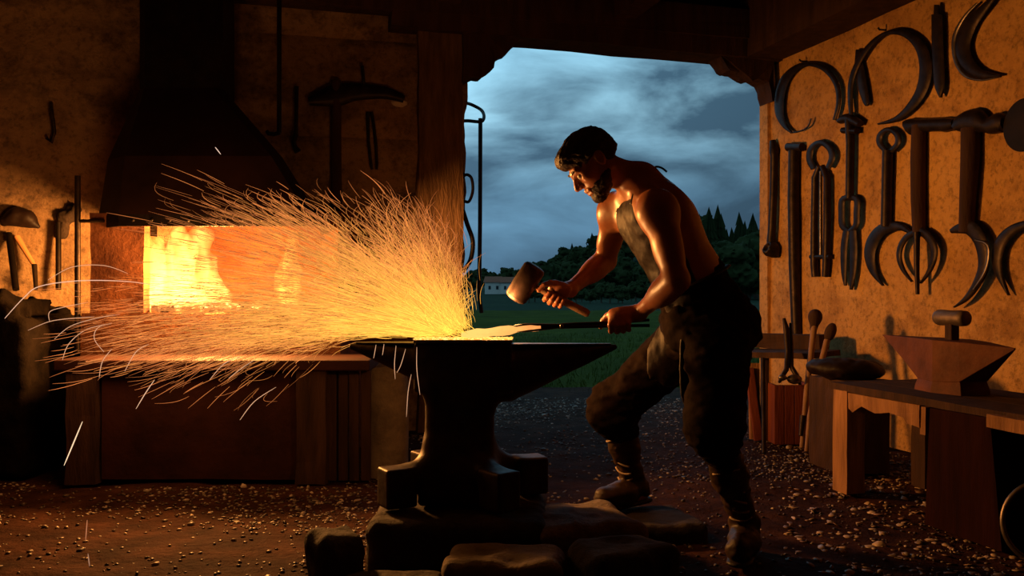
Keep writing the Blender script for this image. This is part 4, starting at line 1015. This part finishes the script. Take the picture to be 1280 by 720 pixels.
# 13 crescent at the right edge
t = wthing('sickle', 1280, 285, 'black crescent sickle hanging low at the right edge of the picture', 'sickle', 'sickles on the wall')
wflat('blade', [(1300, 279, 2.5), (1285, 280, 5), (1265, 288, 6.5), (1251, 303, 7.5), (1246, 322, 7), (1249, 342, 5), (1261, 369, 1)], t)
wflat('shank', [(1296, 240, 4), (1297, 282, 5)], t, sub=1)

# ================================================================ work bench under the tools
BL = V(1.60, 4.50, 0)
def bench(a, b, z): return BL+RV*a-RU*b+V(0, 0, z)
t = empty('workbench', bench(.6, .25, 0), 'low rough wooden workbench along the right wall carrying the small stake anvil', 'workbench')
AXB = [RV, -RU, V(0, 0, 1)]
for k, (b0, b1) in enumerate(((0, .19), (.2, .37), (.38, .56))):
    mb = MB(); mb.box(bench(.72, (b0+b1)/2, .513), (1.56, b1-b0, .034), AXB); mb.build('top_board', M['dark_wood'], t, subdiv=4, noise=.006, nscale=7)
mb = MB(); mb.box(bench(.035, .05, .25), (.115, .10, .50), AXB); mb.build('leg', M['wood'], t, subdiv=4, noise=.008, nscale=6)
mb = MB(); mb.box(bench(.035, .50, .25), (.10, .10, .50), AXB); mb.build('leg', M['dark_wood'], t, subdiv=3, noise=.008, nscale=6)
mb = MB(); q = [(.10, .495), (.60, .495), (.60, .40), (.52, .405), (.50, .43), (.40, .435), (.30, .42), (.20, .44), (.13, .405), (.10, .42)]
mb.prism([bench(a, .0, z) for a, z in q], -RU*.035); mb.build('apron_board', M['wood'], t, subdiv=2, noise=.006, nscale=14)
mb = MB(); mb.box(bench(.615, .03, .43), (.035, .05, .12), AXB); mb.build('peg_block', M['wood'], t, noise=.004)
# broad slab leg, wider at the foot
a0, a1 = .69, 1.02
P4 = [bench(a0-.03, -.02, 0), bench(a1+.06, -.02, 0), bench(a1+.06, .34, 0), bench(a0-.03, .34, 0), bench(a0, -.02, .497), bench(a1, -.02, .497), bench(a1, .34, .497), bench(a0, .34, .497)]
mb = MB(); mb.hexa(P4); mb.build('slab_leg', material('dark_red_slab', (.010, .0022, .0015), (.022, .005, .003), rough=.8, spec=.04, scale=3, bump=.4, stretch=(5, 5, .6)), t, subdiv=5, noise=.006, nscale=5)
mb = MB(); mb.box(bench(1.28, -.02, .49), (.50, .05, .05), AXB); mb.build('front_rail', M['wood'], t, subdiv=3, noise=.005)
# the double-pointed stake anvil
t = empty('stake_anvil', bench(.48, .27, .53), 'small rusty stake anvil with two pointed horns standing on the workbench', 'anvil')
ac = bench(.48, .27, .53); ac.z = .53
def at3(a, b, z): return ac+RV*a-RU*b+V(0, 0, z)
mb = MB(); vs = []
prof = [(-.48, .236, .236, .004), (-.26, .125, .237, .050), (-.13, .055, .238, .080), (.0, .050, .237, .105), (.13, .060, .234, .075), (.36, .215, .222, .004)]
for a, z0, z1, b in prof: vs += [at3(a, -b, z0), at3(a, b, z0), at3(a, b, z1), at3(a, -b, z1)]
fs = [(3, 2, 1, 0), (20, 21, 22, 23)]+[(i*4+k, i*4+(k+1) % 4, i*4+4+(k+1) % 4, i*4+4+k) for i in range(5) for k in range(4)]
mb.add(vs, fs); mb.add([at3(a*k, b*k, z) for z, k in ((0, 1.12), (.02, 1.1), (.07, .98)) for a, b in ((-.13, -.075), (0, -.102), (.13, -.07), (.13, .07), (0, .10), (-.13, .075))], [(5, 4, 3, 2, 1, 0), (12, 13, 14, 15, 16, 17)]+[(i*6+k, i*6+(k+1) % 6, i*6+6+(k+1) % 6, i*6+6+k) for i in range(2) for k in range(6)])
mb.build('body', material('rusty_stake', (.07, .022, .011), (.14, .045, .02), rough=.65, scale=8, bump=.4), t, bevel=.003)
# hammer standing head-up in the stake anvil
t = empty('hammer', at3(.0, 0, .238), 'short hammer standing head up on top of the stake anvil', 'hammer')
mb = MB(); mb.box(at3(.0, 0, .275), (.045, .045, .085), AXB); mb.build('handle', M['dark_wood'], t, bevel=.006)
mb = MB(); mb.lathe(at3(-.095, 0, .335), RV, [(0, .022), (.006, .033), (.02, .037), (.10, .034), (.15, .036), (.178, .034), (.186, .024)], 20)
mb.build('head', M['iron'] if False else material('grey_hammer_iron', (.09, .065, .05), (.18, .13, .10), rough=.5, metal=.5, scale=16, bump=.3), t, smooth=True, auto=50)
# dark leather bellows bag on the bench end, scrap at the right
s = SDF(); c = bench(-.05, .42, 0)
s.ell(P(1062, 462, 5.0), (.19, .14, .062), ax=[V(1, -.25, -.06), V(0, 1, 0), V(0, 0, 1)]); s.ell(P(1035, 459, 5.05), (.11, .11, .05)); s.plane((0, 0, .50), (0, 0, 1), k=.01)
o = s.mesh('leather_bag', M['leather'], .009, noise=lambda p: fbm(p, 12, 3, 3)*.018); tag(o, 'slumped dark leather bag lying behind the left end of the workbench', 'bag')
t = empty('bag_stand', V(1.86, 5.05, 0), 'rough dark timber block carrying the leather bag', 'block')
mb = MB(); mb.box((1.87, 5.06, .25), (.36, .26, .50), AXB); mb.build('block', M['dark_wood'], t, subdiv=4, noise=.012)
s = SDF(); p = bench(1.05, .36, .53)
s.box(p+V(0, 0, .03), (.09, .05, .032), rnd=.01); s.cap(p+V(-.05, 0, .05), p+V(.09, -.03, .085), .018, .012); s.cap(p+V(-.02, .02, .06), p+V(-.045, .02, .105), .010, .006); s.plane((0, 0, .531), (0, 0, 1), k=.002)
tag(s.mesh('iron_scrap', M['black_iron'], .006, noise=lambda q: vnoise(q, 30, 2)*.004), 'lump of forged iron scrap lying on the bench right of the stake anvil', 'scrap')
s = SDF(); p = bench(1.25, .12, 0); s.cap(p+V(-.04, 0, .40), p+V(.05, 0, .32), .035, .05); s.cap(p+V(0, 0, .42), p+V(0, 0, .49), .012, .012)
tag(s.mesh('hanging_chunk', M['red_wood'], .008, noise=lambda q: fbm(q, 12, 2, 2)*.015), 'reddish wooden chunk hanging under the bench at the far right', 'wood')
# thin hoop lying against the floor at the bottom right
q = []
for k in range(40):
    a = 2*math.pi*k/40; q.append(V(1.93, 3.30, .15)+V(.12*math.cos(a), .10*math.cos(a)*-.6, 0)+V(.02, .02, .142)*math.sin(a))
mb = MB(); mb.sweep(q, .010, .006, n=8, closed=True)
tag(mb.build('barrel_hoop', M['bright_iron'], smooth=True), 'thin worn barrel hoop standing on the floor at the bottom right', 'hoop')

# ================================================================ corner by the doorway: shelf, crate, leaning tools
t = empty('corner_shelf', V(1.80, 6.15, 0), 'low dark shelf of rough boards on posts in the corner by the doorway', 'shelf')
mb = MB(); mb.beam(P(925, 440, 6.2), P(1030, 443, 5.75), .42, .035); mb.build('board', M['dark_wood'], t, subdiv=4, noise=.010, nscale=7)
for a in ((1.66, 5.98), (1.92, 5.62)):
    mb = MB(); mb.box((a[0], a[1], .27), (.045, .045, .54)); mb.build('post', M['dark_wood'], t, subdiv=2, noise=.004)
mb = MB(); mb.beam(P(938, 425, 6.42), P(1030, 428, 6.05), .16, .10); tag(mb.build('timber_block', M['dark_wood'], subdiv=4, noise=.012), 'charred timber block lying on the shelf against the foot of the lit plaster', 'timber')
for k, (x, y0, y1, w_, mm) in enumerate(((930, 440, 520, .055, 'wood'), (942, 446, 528, .07, 'wood'), (936, 452, 534, .05, 'red_wood'))):
    a = P(x, y0+8, 6.12-.05*k); b = V(a.x+.05*(k-1), a.y-.04, .0); mb = MB(); mb.beam(a, b, w_, .04, up=(0, 1, 0)); 
    o = mb.build('firewood_split', M[mm], subdiv=3, noise=.006)
    tag(o, ('pale split of firewood leaning nearest the doorway', 'broad orange split of firewood behind the thin iron rod', 'reddish split of firewood in front of the other two')[k], 'firewood', 'splits of firewood by the doorway')
rod('iron_rod', [P(954, 448, 5.80), V(P(955, 570, 5.5).x, 5.5, .0)], .013, M['iron'], 'thin straight iron rod leaning on the front of the corner shelf', 'rod')
t = empty('crate', V(1.80, 5.93, 0), 'red-brown wooden crate of upright boards under the corner shelf', 'crate')
for k in range(4):
    mb = MB(); mb.box((1.705+k*.066, 5.82+.0*k, .19), (.062, .022, .38)); mb.build('board', M['red_wood'], t, bevel=.003)
for x in (1.685, 1.925):
    mb = MB(); mb.box((x, 5.95, .19), (.02, .24, .38)); mb.build('side', M['red_wood'], t, bevel=.003)
mb = MB(); mb.box((1.805, 5.95, .02), (.22, .22, .03)); mb.build('bottom', M['red_wood'], t)
# tongs hanging head down from the shelf edge
t = empty('tongs', P(986, 470, 5.55), 'short tongs with open shiny jaws hanging in front of the corner shelf', 'tongs')
def prod(name, pts, parent, mat='iron', n=12, label=None, cat=None, group=None):
    c = [P(x, y, Y) for x, y, Y, r in pts]; mb = MB(); mb.sweep(c, [p[3] for p in pts], n=n); o = mb.build(name, M[mat], parent, smooth=True, auto=55)
    if label: tag(o, label, cat, group)
    return o
prod('rein', [(980, 398, 5.66, .010), (983, 412, 5.64, .020), (985, 440, 5.6, .018), (983, 462, 5.56, .015), (976, 474, 5.53, .013), (974, 478, 5.52, .008)], t)
prod('rein', [(988, 404, 5.66, .008), (989, 430, 5.62, .014), (989, 458, 5.57, .015), (996, 470, 5.54, .016), (1000, 481, 5.53, .008)], t)
s = SDF(); s.ell(P(978, 472, 5.52), (.025, .02, .02)); s.ell(P(993, 474, 5.53), (.045, .03, .030)); s.mesh('jaw', M['bright_iron'], .005, t)
# two long-handled tools leaning with knobbed handles
t = empty('leaning_hammer', P(1003, 560, 5.35), 'tall tool with a round knob leaning on the shelf, left of its twin', 'tool', 'knob-handled tools leaning on the shelf')
prod('handle', [(1018, 405, 5.65, .020), (1013, 450, 5.6, .019), (1008, 490, 5.5, .016), (1002, 560, 5.4, .013)], t, 'handle')
s = SDF(); s.ell(P(1019, 396, 5.66), (.042, .04, .048)); s.cap(P(1019, 396, 5.66), P(1017, 412, 5.65), .034, .022); s.mesh('knob', M['dark_wood'], .005, t)
prod('tip', [(1004, 520, 5.45, .02), (1001, 545, 5.41, .012)], t)
t = empty('leaning_hammer', P(1015, 560, 5.30), 'tall tool with a slanting oval knob leaning on the shelf, right of its twin', 'tool', 'knob-handled tools leaning on the shelf')
prod('handle', [(1034, 425, 5.55, .019), (1022, 470, 5.5, .016), (1012, 520, 5.4, .014), (1008, 565, 5.3, .012)], t, 'handle')
s = SDF(); s.ell(P(1038, 415, 5.56), (.034, .034, .058), ax=[V(1, 0, -.35), V(0, 1, 0), V(.35, 0, 1)]); s.mesh('knob', M['dark_wood'], .005, t)
mb = MB(); mb.box(P(1023, 523, 5.25).xy.to_3d()+V(0, 0, .24), (.075, .075, .48)); tag(mb.build('square_post', M['dark_wood'], subdiv=3, noise=.006), 'square dark post standing left of the bench leg', 'post')
# ================================================================ sparks: thin glowing threads of burning iron
M['spark'] = emission('spark_glow', (1, .4, .1), 1.0, attr=True)
def threads(paths, rad, cols, name, label, kind='stuff', group=None):
    """paths (n, m, 3), rad (n,), cols (n, m, 3)"""
    n, m, _ = paths.shape
    tg = np.gradient(paths, axis=1); tg /= np.linalg.norm(tg, axis=-1, keepdims=True)+1e-9
    ref = np.broadcast_to(np.array([.12, 1, .2]), tg.shape); B = np.cross(tg, ref); B /= np.linalg.norm(B, axis=-1, keepdims=True)+1e-9; N = np.cross(tg, B)
    prof = np.sin(np.linspace(.25, math.pi-.12, m))**.5
    r = rad[:, None]*prof[None]
    vs = np.stack([paths+r[..., None]*(B*math.cos(a)+N*math.sin(a)) for a in (0, 2.094, 4.189)], 2)   # n m 3 3
    base = (np.arange(n)*m*3)[:, None, None]+(np.arange(m-1)*3)[None, :, None]
    k = np.arange(3)[None, None]; k2 = (k+1) % 3
    f = np.stack([base+k, base+k2, base+3+k2, base+3+k], -1).reshape(-1, 4)
    me = bpy.data.meshes.new(name); v = vs.reshape(-1, 3)
    me.vertices.add(len(v)); me.vertices.foreach_set('co', v.astype(np.float32).ravel())
    me.loops.add(f.size); me.loops.foreach_set('vertex_index', f.astype(np.int32).ravel())
    me.polygons.add(len(f)); me.polygons.foreach_set('loop_start', np.arange(0, f.size, 4, dtype=np.int32)); me.update(calc_edges=True)
    ca = me.color_attributes.new('glow', 'FLOAT_COLOR', 'POINT')
    c = np.repeat(np.concatenate([cols, np.ones((n, m, 1))], -1).reshape(-1, 4), 3, 0)
    ca.data.foreach_set('color', c.astype(np.float32).ravel())
    o = link_mesh(name, me, M['spark']); tag(o, label, 'sparks' if kind else 'spark', group, kind); return o
def spray(n, ang, L, G, smin, smax, dl, yspread, r0, bright, seed, spow=1.0, m=7, curl=.03):
    rg = np.random.default_rng(seed)
    th = np.radians(ang(rg, n)); deg = np.degrees(th)
    Ln = np.interp(deg, *L)*rg.uniform(.55, 1.0, n)**.8; Gn = np.interp(deg, *G)*rg.uniform(.6, 1.25, n)
    yy = rg.normal(yspread[0], yspread[1], n)
    d = np.stack([np.cos(th), yy, np.sin(th)], 1)
    o = np.array([-.20, 3.5, .815])+rg.normal(0, 1, (n, 3))*np.array([.03, .03, .006])
    s0 = smin+(smax-smin)*rg.random(n)**spow
    ds = dl*rg.uniform(.5, 1.5, n)/np.maximum(Ln, .3)
    s = s0[:, None]+np.linspace(0, 1, m)[None]*ds[:, None]
    p = o[:, None]+d[:, None]*(Ln[:, None]*s)[..., None]
    p[..., 2] -= Gn[:, None]*s**2.4
    cu = rg.normal(0, curl, (n, 1))*np.linspace(0, 1, m)[None]**3
    p[..., 0] += cu; p[..., 2] += np.abs(cu)*.3
    p[..., 2] = np.maximum(p[..., 2], .03)
    heat = np.clip(1-s*.95, 0, 1)
    br = bright*rg.uniform(.55, 1.3, n)[:, None]
    c = np.stack([br*(.62+.9*heat), br*(.17+.62*heat**1.3), br*(.045+.04*heat)], -1)
    return p, r0*rg.uniform(.6, 1.25, n), c
LA = ([88, 100, 112, 128, 140, 150, 162, 175, 190], [.36, .48, .64, .82, 1.05, 1.36, 1.58, 1.64, 1.6])
GA = ([88, 120, 140, 150, 165, 180], [.0, .02, .08, .20, .40, .28])
sets = [
    spray(2100, lambda g, n: 93+g.random(n)**.85*56, LA, GA, .04, .92, .075, (.14, .11), .0010, 1.0, 1, .95),
    spray(3200, lambda g, n: 138+g.random(n)*34, LA, GA, .05, .95, .10, (.15, .11), .0011, 1.0, 2, .9),
    spray(2000, lambda g, n: 163+g.random(n)*16, LA, ([160, 180], [.34, .20]), .05, .98, .11, (.12, .09), .0011, 1.15, 3, .9),
    spray(3200, lambda g, n: 112+g.random(n)**.8*64, ([90, 130, 180], [.34, .62, 1.15]), ([112, 150, 178], [.02, .12, .20]), .02, .85, .07, (.16, .14), .0013, 1.25, 4, .85),
    spray(420, lambda g, n: 156+g.random(n)*18, ([150, 180], [1.1, 1.5]), ([150, 180], [.50, .34]), .45, .95, .08, (.08, .06), .0011, .8, 5),
    spray(200, lambda g, n: 143+g.random(n)*10, ([140, 155], [1.25, 1.5]), ([140, 155], [.1, .2]), .6, .98, .13, (.05, .10), .0010, .75, 6),
]
threads(np.concatenate([s_[0] for s_ in sets]), np.concatenate([s_[1] for s_ in sets]), np.concatenate([s_[2] for s_ in sets]), 'spark_spray',
        'dense fan of glowing orange sparks flying left from the hot bar over the anvil')
def stray(segs, label, group, Y=3.45, r=.0019, col=(1.0, .55, .32)):
    for sg in segs:
        q = spline([tuple(P(x, y, Y)) for x, y in sg], 5)
        threads(q[None], np.array([r]), np.broadcast_to(np.array(col), q.shape)[None], 'spark', label, None, group)
stray([[(103, 527), (80, 582)]], 'longest stray spark falling straight in front of the left side of the forge', 'stray sparks', r=.0026, col=(1.1, .75, .45))
stray([[(193, 475), (182, 491), (170, 511)]], 'slanting stray spark falling in front of the forge table', 'stray sparks', col=(.9, .5, .3))
stray([[(109, 650), (107, 676)]], 'short upright spark just above the floor at bottom left', 'stray sparks', Y=3.2, col=(.5, .18, .08))
stray([[(110, 692), (112, 708)]], 'tiny spark at the bottom left corner of the floor', 'stray sparks', Y=3.0, col=(.4, .2, .12))
stray([[(269, 184), (276, 193)]], 'single short spark high in front of the hood', 'stray sparks', col=(.9, .6, .45))
stray([[(495, 432), (493, 455), (494, 474)], [(507, 436), (501, 456), (496, 466)], [(521, 434), (521, 462), (525, 494)], [(514, 468), (510, 490), (508, 521)], [(470, 431), (467, 448)], [(480, 430), (478, 444)]],
      'thin spark dropping below the left horn of the anvil', 'sparks dropping below the anvil horn', Y=3.38, r=.0015, col=(.75, .38, .20))
stray([[(6, 378+20), (30, 372), (50, 358), (100, 351), (160, 352), (200, 358)]], 'longest arching spark reaching the left edge above the ledge', 'arching sparks at the left', r=.0022, col=(.9, .5, .32))
stray([[(35, 413), (62, 402), (90, 398), (118, 396)], [(62, 402), (62, 390), (80, 384), (110, 378)], [(68, 424), (88, 408), (120, 398), (150, 393)], [(78, 450), (86, 430), (108, 412), (140, 404)], [(130, 440), (118, 424), (122, 410), (140, 404)], [(60, 350), (90, 334), (130, 332), (160, 342)]],
      'thin arching spark curling back at the left end of the spark fan', 'arching sparks at the left', r=.0017, col=(.72, .36, .2))
stray([[(124, 472), (128, 452), (140, 436)], [(156, 464), (170, 440), (186, 430)], [(286, 455+18), (300, 462), (318, 450)], [(300, 525), (318, 502), (345, 484)], [(262, 475), (280, 455), (300, 446)]],
      'curved spark falling off the lower edge of the spark fan', 'sparks falling off the fan', r=.0017, col=(.8, .4, .22))
# ================================================================ trees and houses beyond the doorway
def conifer(seed, layers=9):
    rd = random.Random(seed); t = MB(); vs = []; fs = []
    for k in range(layers):
        z0 = .12+.82*k/layers; z1 = z0+.20; r = .20*(1-k/layers)**.85+.02; m = 13
        base = len(vs); vs.append((rd.uniform(-.01, .01), rd.uniform(-.01, .01), min(z1, 1.0)))
        for j in range(m*2):
            a = math.pi*j/m; rr = r*(rd.uniform(.85, 1.15) if j % 2 == 0 else rd.uniform(.45, .65)); vs.append((rr*math.cos(a), rr*math.sin(a), z0-(.03 if j % 2 == 0 else 0)))
        fs += [(base, base+1+j, base+1+(j+1) % (2*m)) for j in range(2*m)]
    t.add(vs, fs); return t
def make_conifer(seed):
    root = empty('conifer', (0, 0, 0), 'x', 'tree')
    conifer(seed).build('foliage', M['foliage'], root, fix=False)
    mb = MB(); mb.lathe((0, 0, -.02), (0, 0, 1), [(0, .022), (.25, .018), (.9, .004)], 8); mb.build('trunk', M['bark'], root); return root
def make_broad(seed):
    root = empty('broadleaf_tree', (0, 0, 0), 'x', 'tree'); rd = random.Random(seed)
    s = SDF()
    for k in range(9): s.ell((rd.uniform(-.22, .22), rd.uniform(-.22, .22), rd.uniform(.40, .78)), (rd.uniform(.12, .2),)*3, k=.03)
    s.mesh('crown', M['leafy'], .024, root, noise=lambda p: fbm(p, 13, 3, seed)*.15, smooth=False)
    mb = MB(); mb.lathe((0, 0, -.03), (0, 0, 1), [(0, .035), (.45, .025)], 8); mb.build('trunk', M['bark'], root); return root
protoc = [make_conifer(3), make_conifer(8)]; protob = [make_broad(5), make_broad(9)]; used_p = set()
def plant(pr, x, y, h, label, group):
    if id(pr) in used_p: o = copy_tree(pr)
    else: used_p.add(id(pr)); o = pr
    z = float(far_z(np.array([x*1.]), np.array([y*1.]))[0]) if y > 58 else float(meadow_z(np.array([x*1.]), np.array([y*1.]))[0])
    o.location = (x, y, z-.1); o.scale = (h, h, h); o.rotation_euler = (0, 0, random.uniform(0, 6)); tag(o, label, 'tree', group); return o
rd = random.Random(4)
def row(px0, px1, Y0, Y1, n, h0, h1, kinds, label, group):
    for k in range(n):
        px = px0+(px1-px0)*(k+rd.uniform(.1, .9))/n; Y = rd.uniform(Y0, Y1); pr = kinds[rd.randrange(len(kinds))]
        plant(pr, (px-640)/F*Y, Y, rd.uniform(h0, h1), label, group)
row(880, 965, 120, 150, 16, 9.5, 13.0, protoc, 'dark conifer in the stand seen between the smith and the right doorway edge', 'conifers right of the smith')
row(885, 965, 95, 112, 10, 6, 8, protoc+protob, 'lower dark tree in front of the conifer stand right of the smith', 'lower trees right of the smith')
row(705, 880, 195, 235, 44, 5, 8, protob+protoc, 'dark tree on the upper wooded hillside behind the smith', 'trees on the upper hillside')
row(672, 880, 125, 165, 40, 4, 6.5, protob+protob+protoc, 'dark bushy tree on the lower wooded slope behind the hammer', 'trees on the lower slope')
row(575, 700, 200, 240, 22, 4, 6, protob, 'small distant tree along the valley hedge left of the hammer', 'distant hedge trees')
row(650, 900, 78, 95, 30, 1.2, 2.4, protob, 'low hedge bush at the far edge of the meadow', 'hedge bushes')
def house(px, Y, w_, h, d, label):
    x = (px-640)/F*Y; z = float(far_z(np.array([x]), np.array([Y*1.]))[0]); t = empty('house', (x, Y, z), label, 'house', 'houses in the valley')
    mb = MB(); mb.box((x, Y, z+h/2), (w_, d, h)); mb.build('wall', M['house_wall'], t)
    mb = MB(); e = .3; mb.add([(x-w_/2-e, Y-d/2-e, z+h), (x+w_/2+e, Y-d/2-e, z+h), (x+w_/2+e, Y+d/2+e, z+h), (x-w_/2-e, Y+d/2+e, z+h), (x-w_/2, Y, z+h*1.5), (x+w_/2, Y, z+h*1.5)],
        [(0, 1, 5, 4), (2, 3, 4, 5), (0, 4, 3), (1, 2, 5), (3, 2, 1, 0)]); mb.build('roof', M['roof'], t, fix=False)
    for k in (-1, 1):
        mb = MB(); mb.box((x+k*w_*.22, Y-d/2-.02, z+h*.55), (w_*.14, .06, h*.3)); mb.build('window', M['pane'], t)
house(617, 170, 3.2, 2.2, 3, 'small white house in the valley, nearest the hoop rod')
house(627, 178, 2.6, 1.9, 3, 'small white house in the valley between two others')
house(636, 168, 3.0, 2.1, 3, 'small white house in the valley nearest the raised hammer')
# ================================================================ sky
w = bpy.data.worlds.new('dusk_sky'); SC.world = w; w.use_nodes = True; nt = w.node_tree; L = nt.links.new
bg = nt.nodes['Background']
tc = nt.nodes.new('ShaderNodeTexCoord')
def wn(sc, st, loc, det=5, rough=.5, dist=0.):
    mp = nt.nodes.new('ShaderNodeMapping'); mp.inputs['Scale'].default_value = st; mp.inputs['Location'].default_value = loc
    L(tc.outputs['Generated'], mp.inputs['Vector'])
    n = nt.nodes.new('ShaderNodeTexNoise'); n.inputs['Scale'].default_value = sc; n.inputs['Detail'].default_value = det; n.inputs['Roughness'].default_value = rough; n.inputs['Distortion'].default_value = dist
    L(mp.outputs[0], n.inputs['Vector']); return n.outputs['Fac']
sep = nt.nodes.new('ShaderNodeSeparateXYZ'); L(tc.outputs['Generated'], sep.inputs[0])
el = nt.nodes.new('ShaderNodeValToRGB'); e = el.color_ramp.elements      # clear dusk air: darker near the horizon
e[0].position = 0; e[0].color = (.045, .10, .165, 1); e[1].position = .30; e[1].color = (.20, .44, .60, 1)
x = e.new(.10); x.color = (.10, .22, .33, 1); x = e.new(.19); x.color = (.27, .52, .66, 1)
L(sep.outputs['Z'], el.inputs[0])
cl = nt.nodes.new('ShaderNodeValToRGB'); e = cl.color_ramp.elements; e[0].position = .38; e[0].color = (0, 0, 0, 1); e[1].position = .62; e[1].color = (1, 1, 1, 1)
L(wn(5.2, (1, 1, 2.6), (3.4, .3, .15), 7, .52, .3), cl.inputs[0])
cc = nt.nodes.new('ShaderNodeValToRGB'); e = cc.color_ramp.elements      # the clouds themselves
e[0].position = 0; e[0].color = (.030, .060, .095, 1); e[1].position = .3; e[1].color = (.050, .115, .175, 1)
L(sep.outputs['Z'], cc.inputs[0])
mx = nt.nodes.new('ShaderNodeMix'); mx.data_type = 'RGBA'; L(cl.outputs[0], mx.inputs[0]); L(cc.outputs[0], mx.inputs[6]); L(el.outputs[0], mx.inputs[7])
glow = nt.nodes.new('ShaderNodeMapRange'); glow.inputs['From Min'].default_value = -.06; glow.inputs['From Max'].default_value = .28; glow.inputs['To Min'].default_value = 1.7; glow.inputs['To Max'].default_value = 1.05   # the afterglow is to the left
L(sep.outputs['X'], glow.inputs['Value'])
L(mx.outputs[2], bg.inputs[0]); L(glow.outputs[0], bg.inputs[1])

# ================================================================ light of the fire and of the hot iron
def lamp(kind, loc, power, color, size=.1, name='lamp', **k):
    d = bpy.data.lights.new(name, kind); d.energy = power; d.color = color
    if kind in ('POINT', 'SPOT'): d.shadow_soft_size = size
    for a, b in k.items(): setattr(d, a, b)
    o = bpy.data.objects.new(name, d); COL.objects.link(o); o.location = loc; return o
lamp('POINT', (-1.66, 5.06, 1.11), 450, (1, .40, .09), .14, 'forge_fire_light')
lamp('POINT', (-1.85, 4.32, 1.06), 24, (1, .40, .11), .18, 'spark_light')
lamp('POINT', (-.06, 3.57, .93), 14, (1, .42, .12), .05, 'hot_iron_light')

# ================================================================ camera
cam = bpy.data.cameras.new('camera'); cam.sensor_width = 36; cam.lens = 36*F/1280; cam.clip_end = 2000; cam.clip_start = .05
co = bpy.data.objects.new('camera', cam); COL.objects.link(co); co.location = (0, 0, 1.0); co.rotation_euler = (math.pi/2, 0, 0)
SC.camera = co
SC.view_settings.view_transform = 'Standard'; SC.view_settings.look = 'None'; SC.view_settings.gamma = 1; SC.view_settings.use_curve_mapping = False
SC.view_settings.exposure = 0
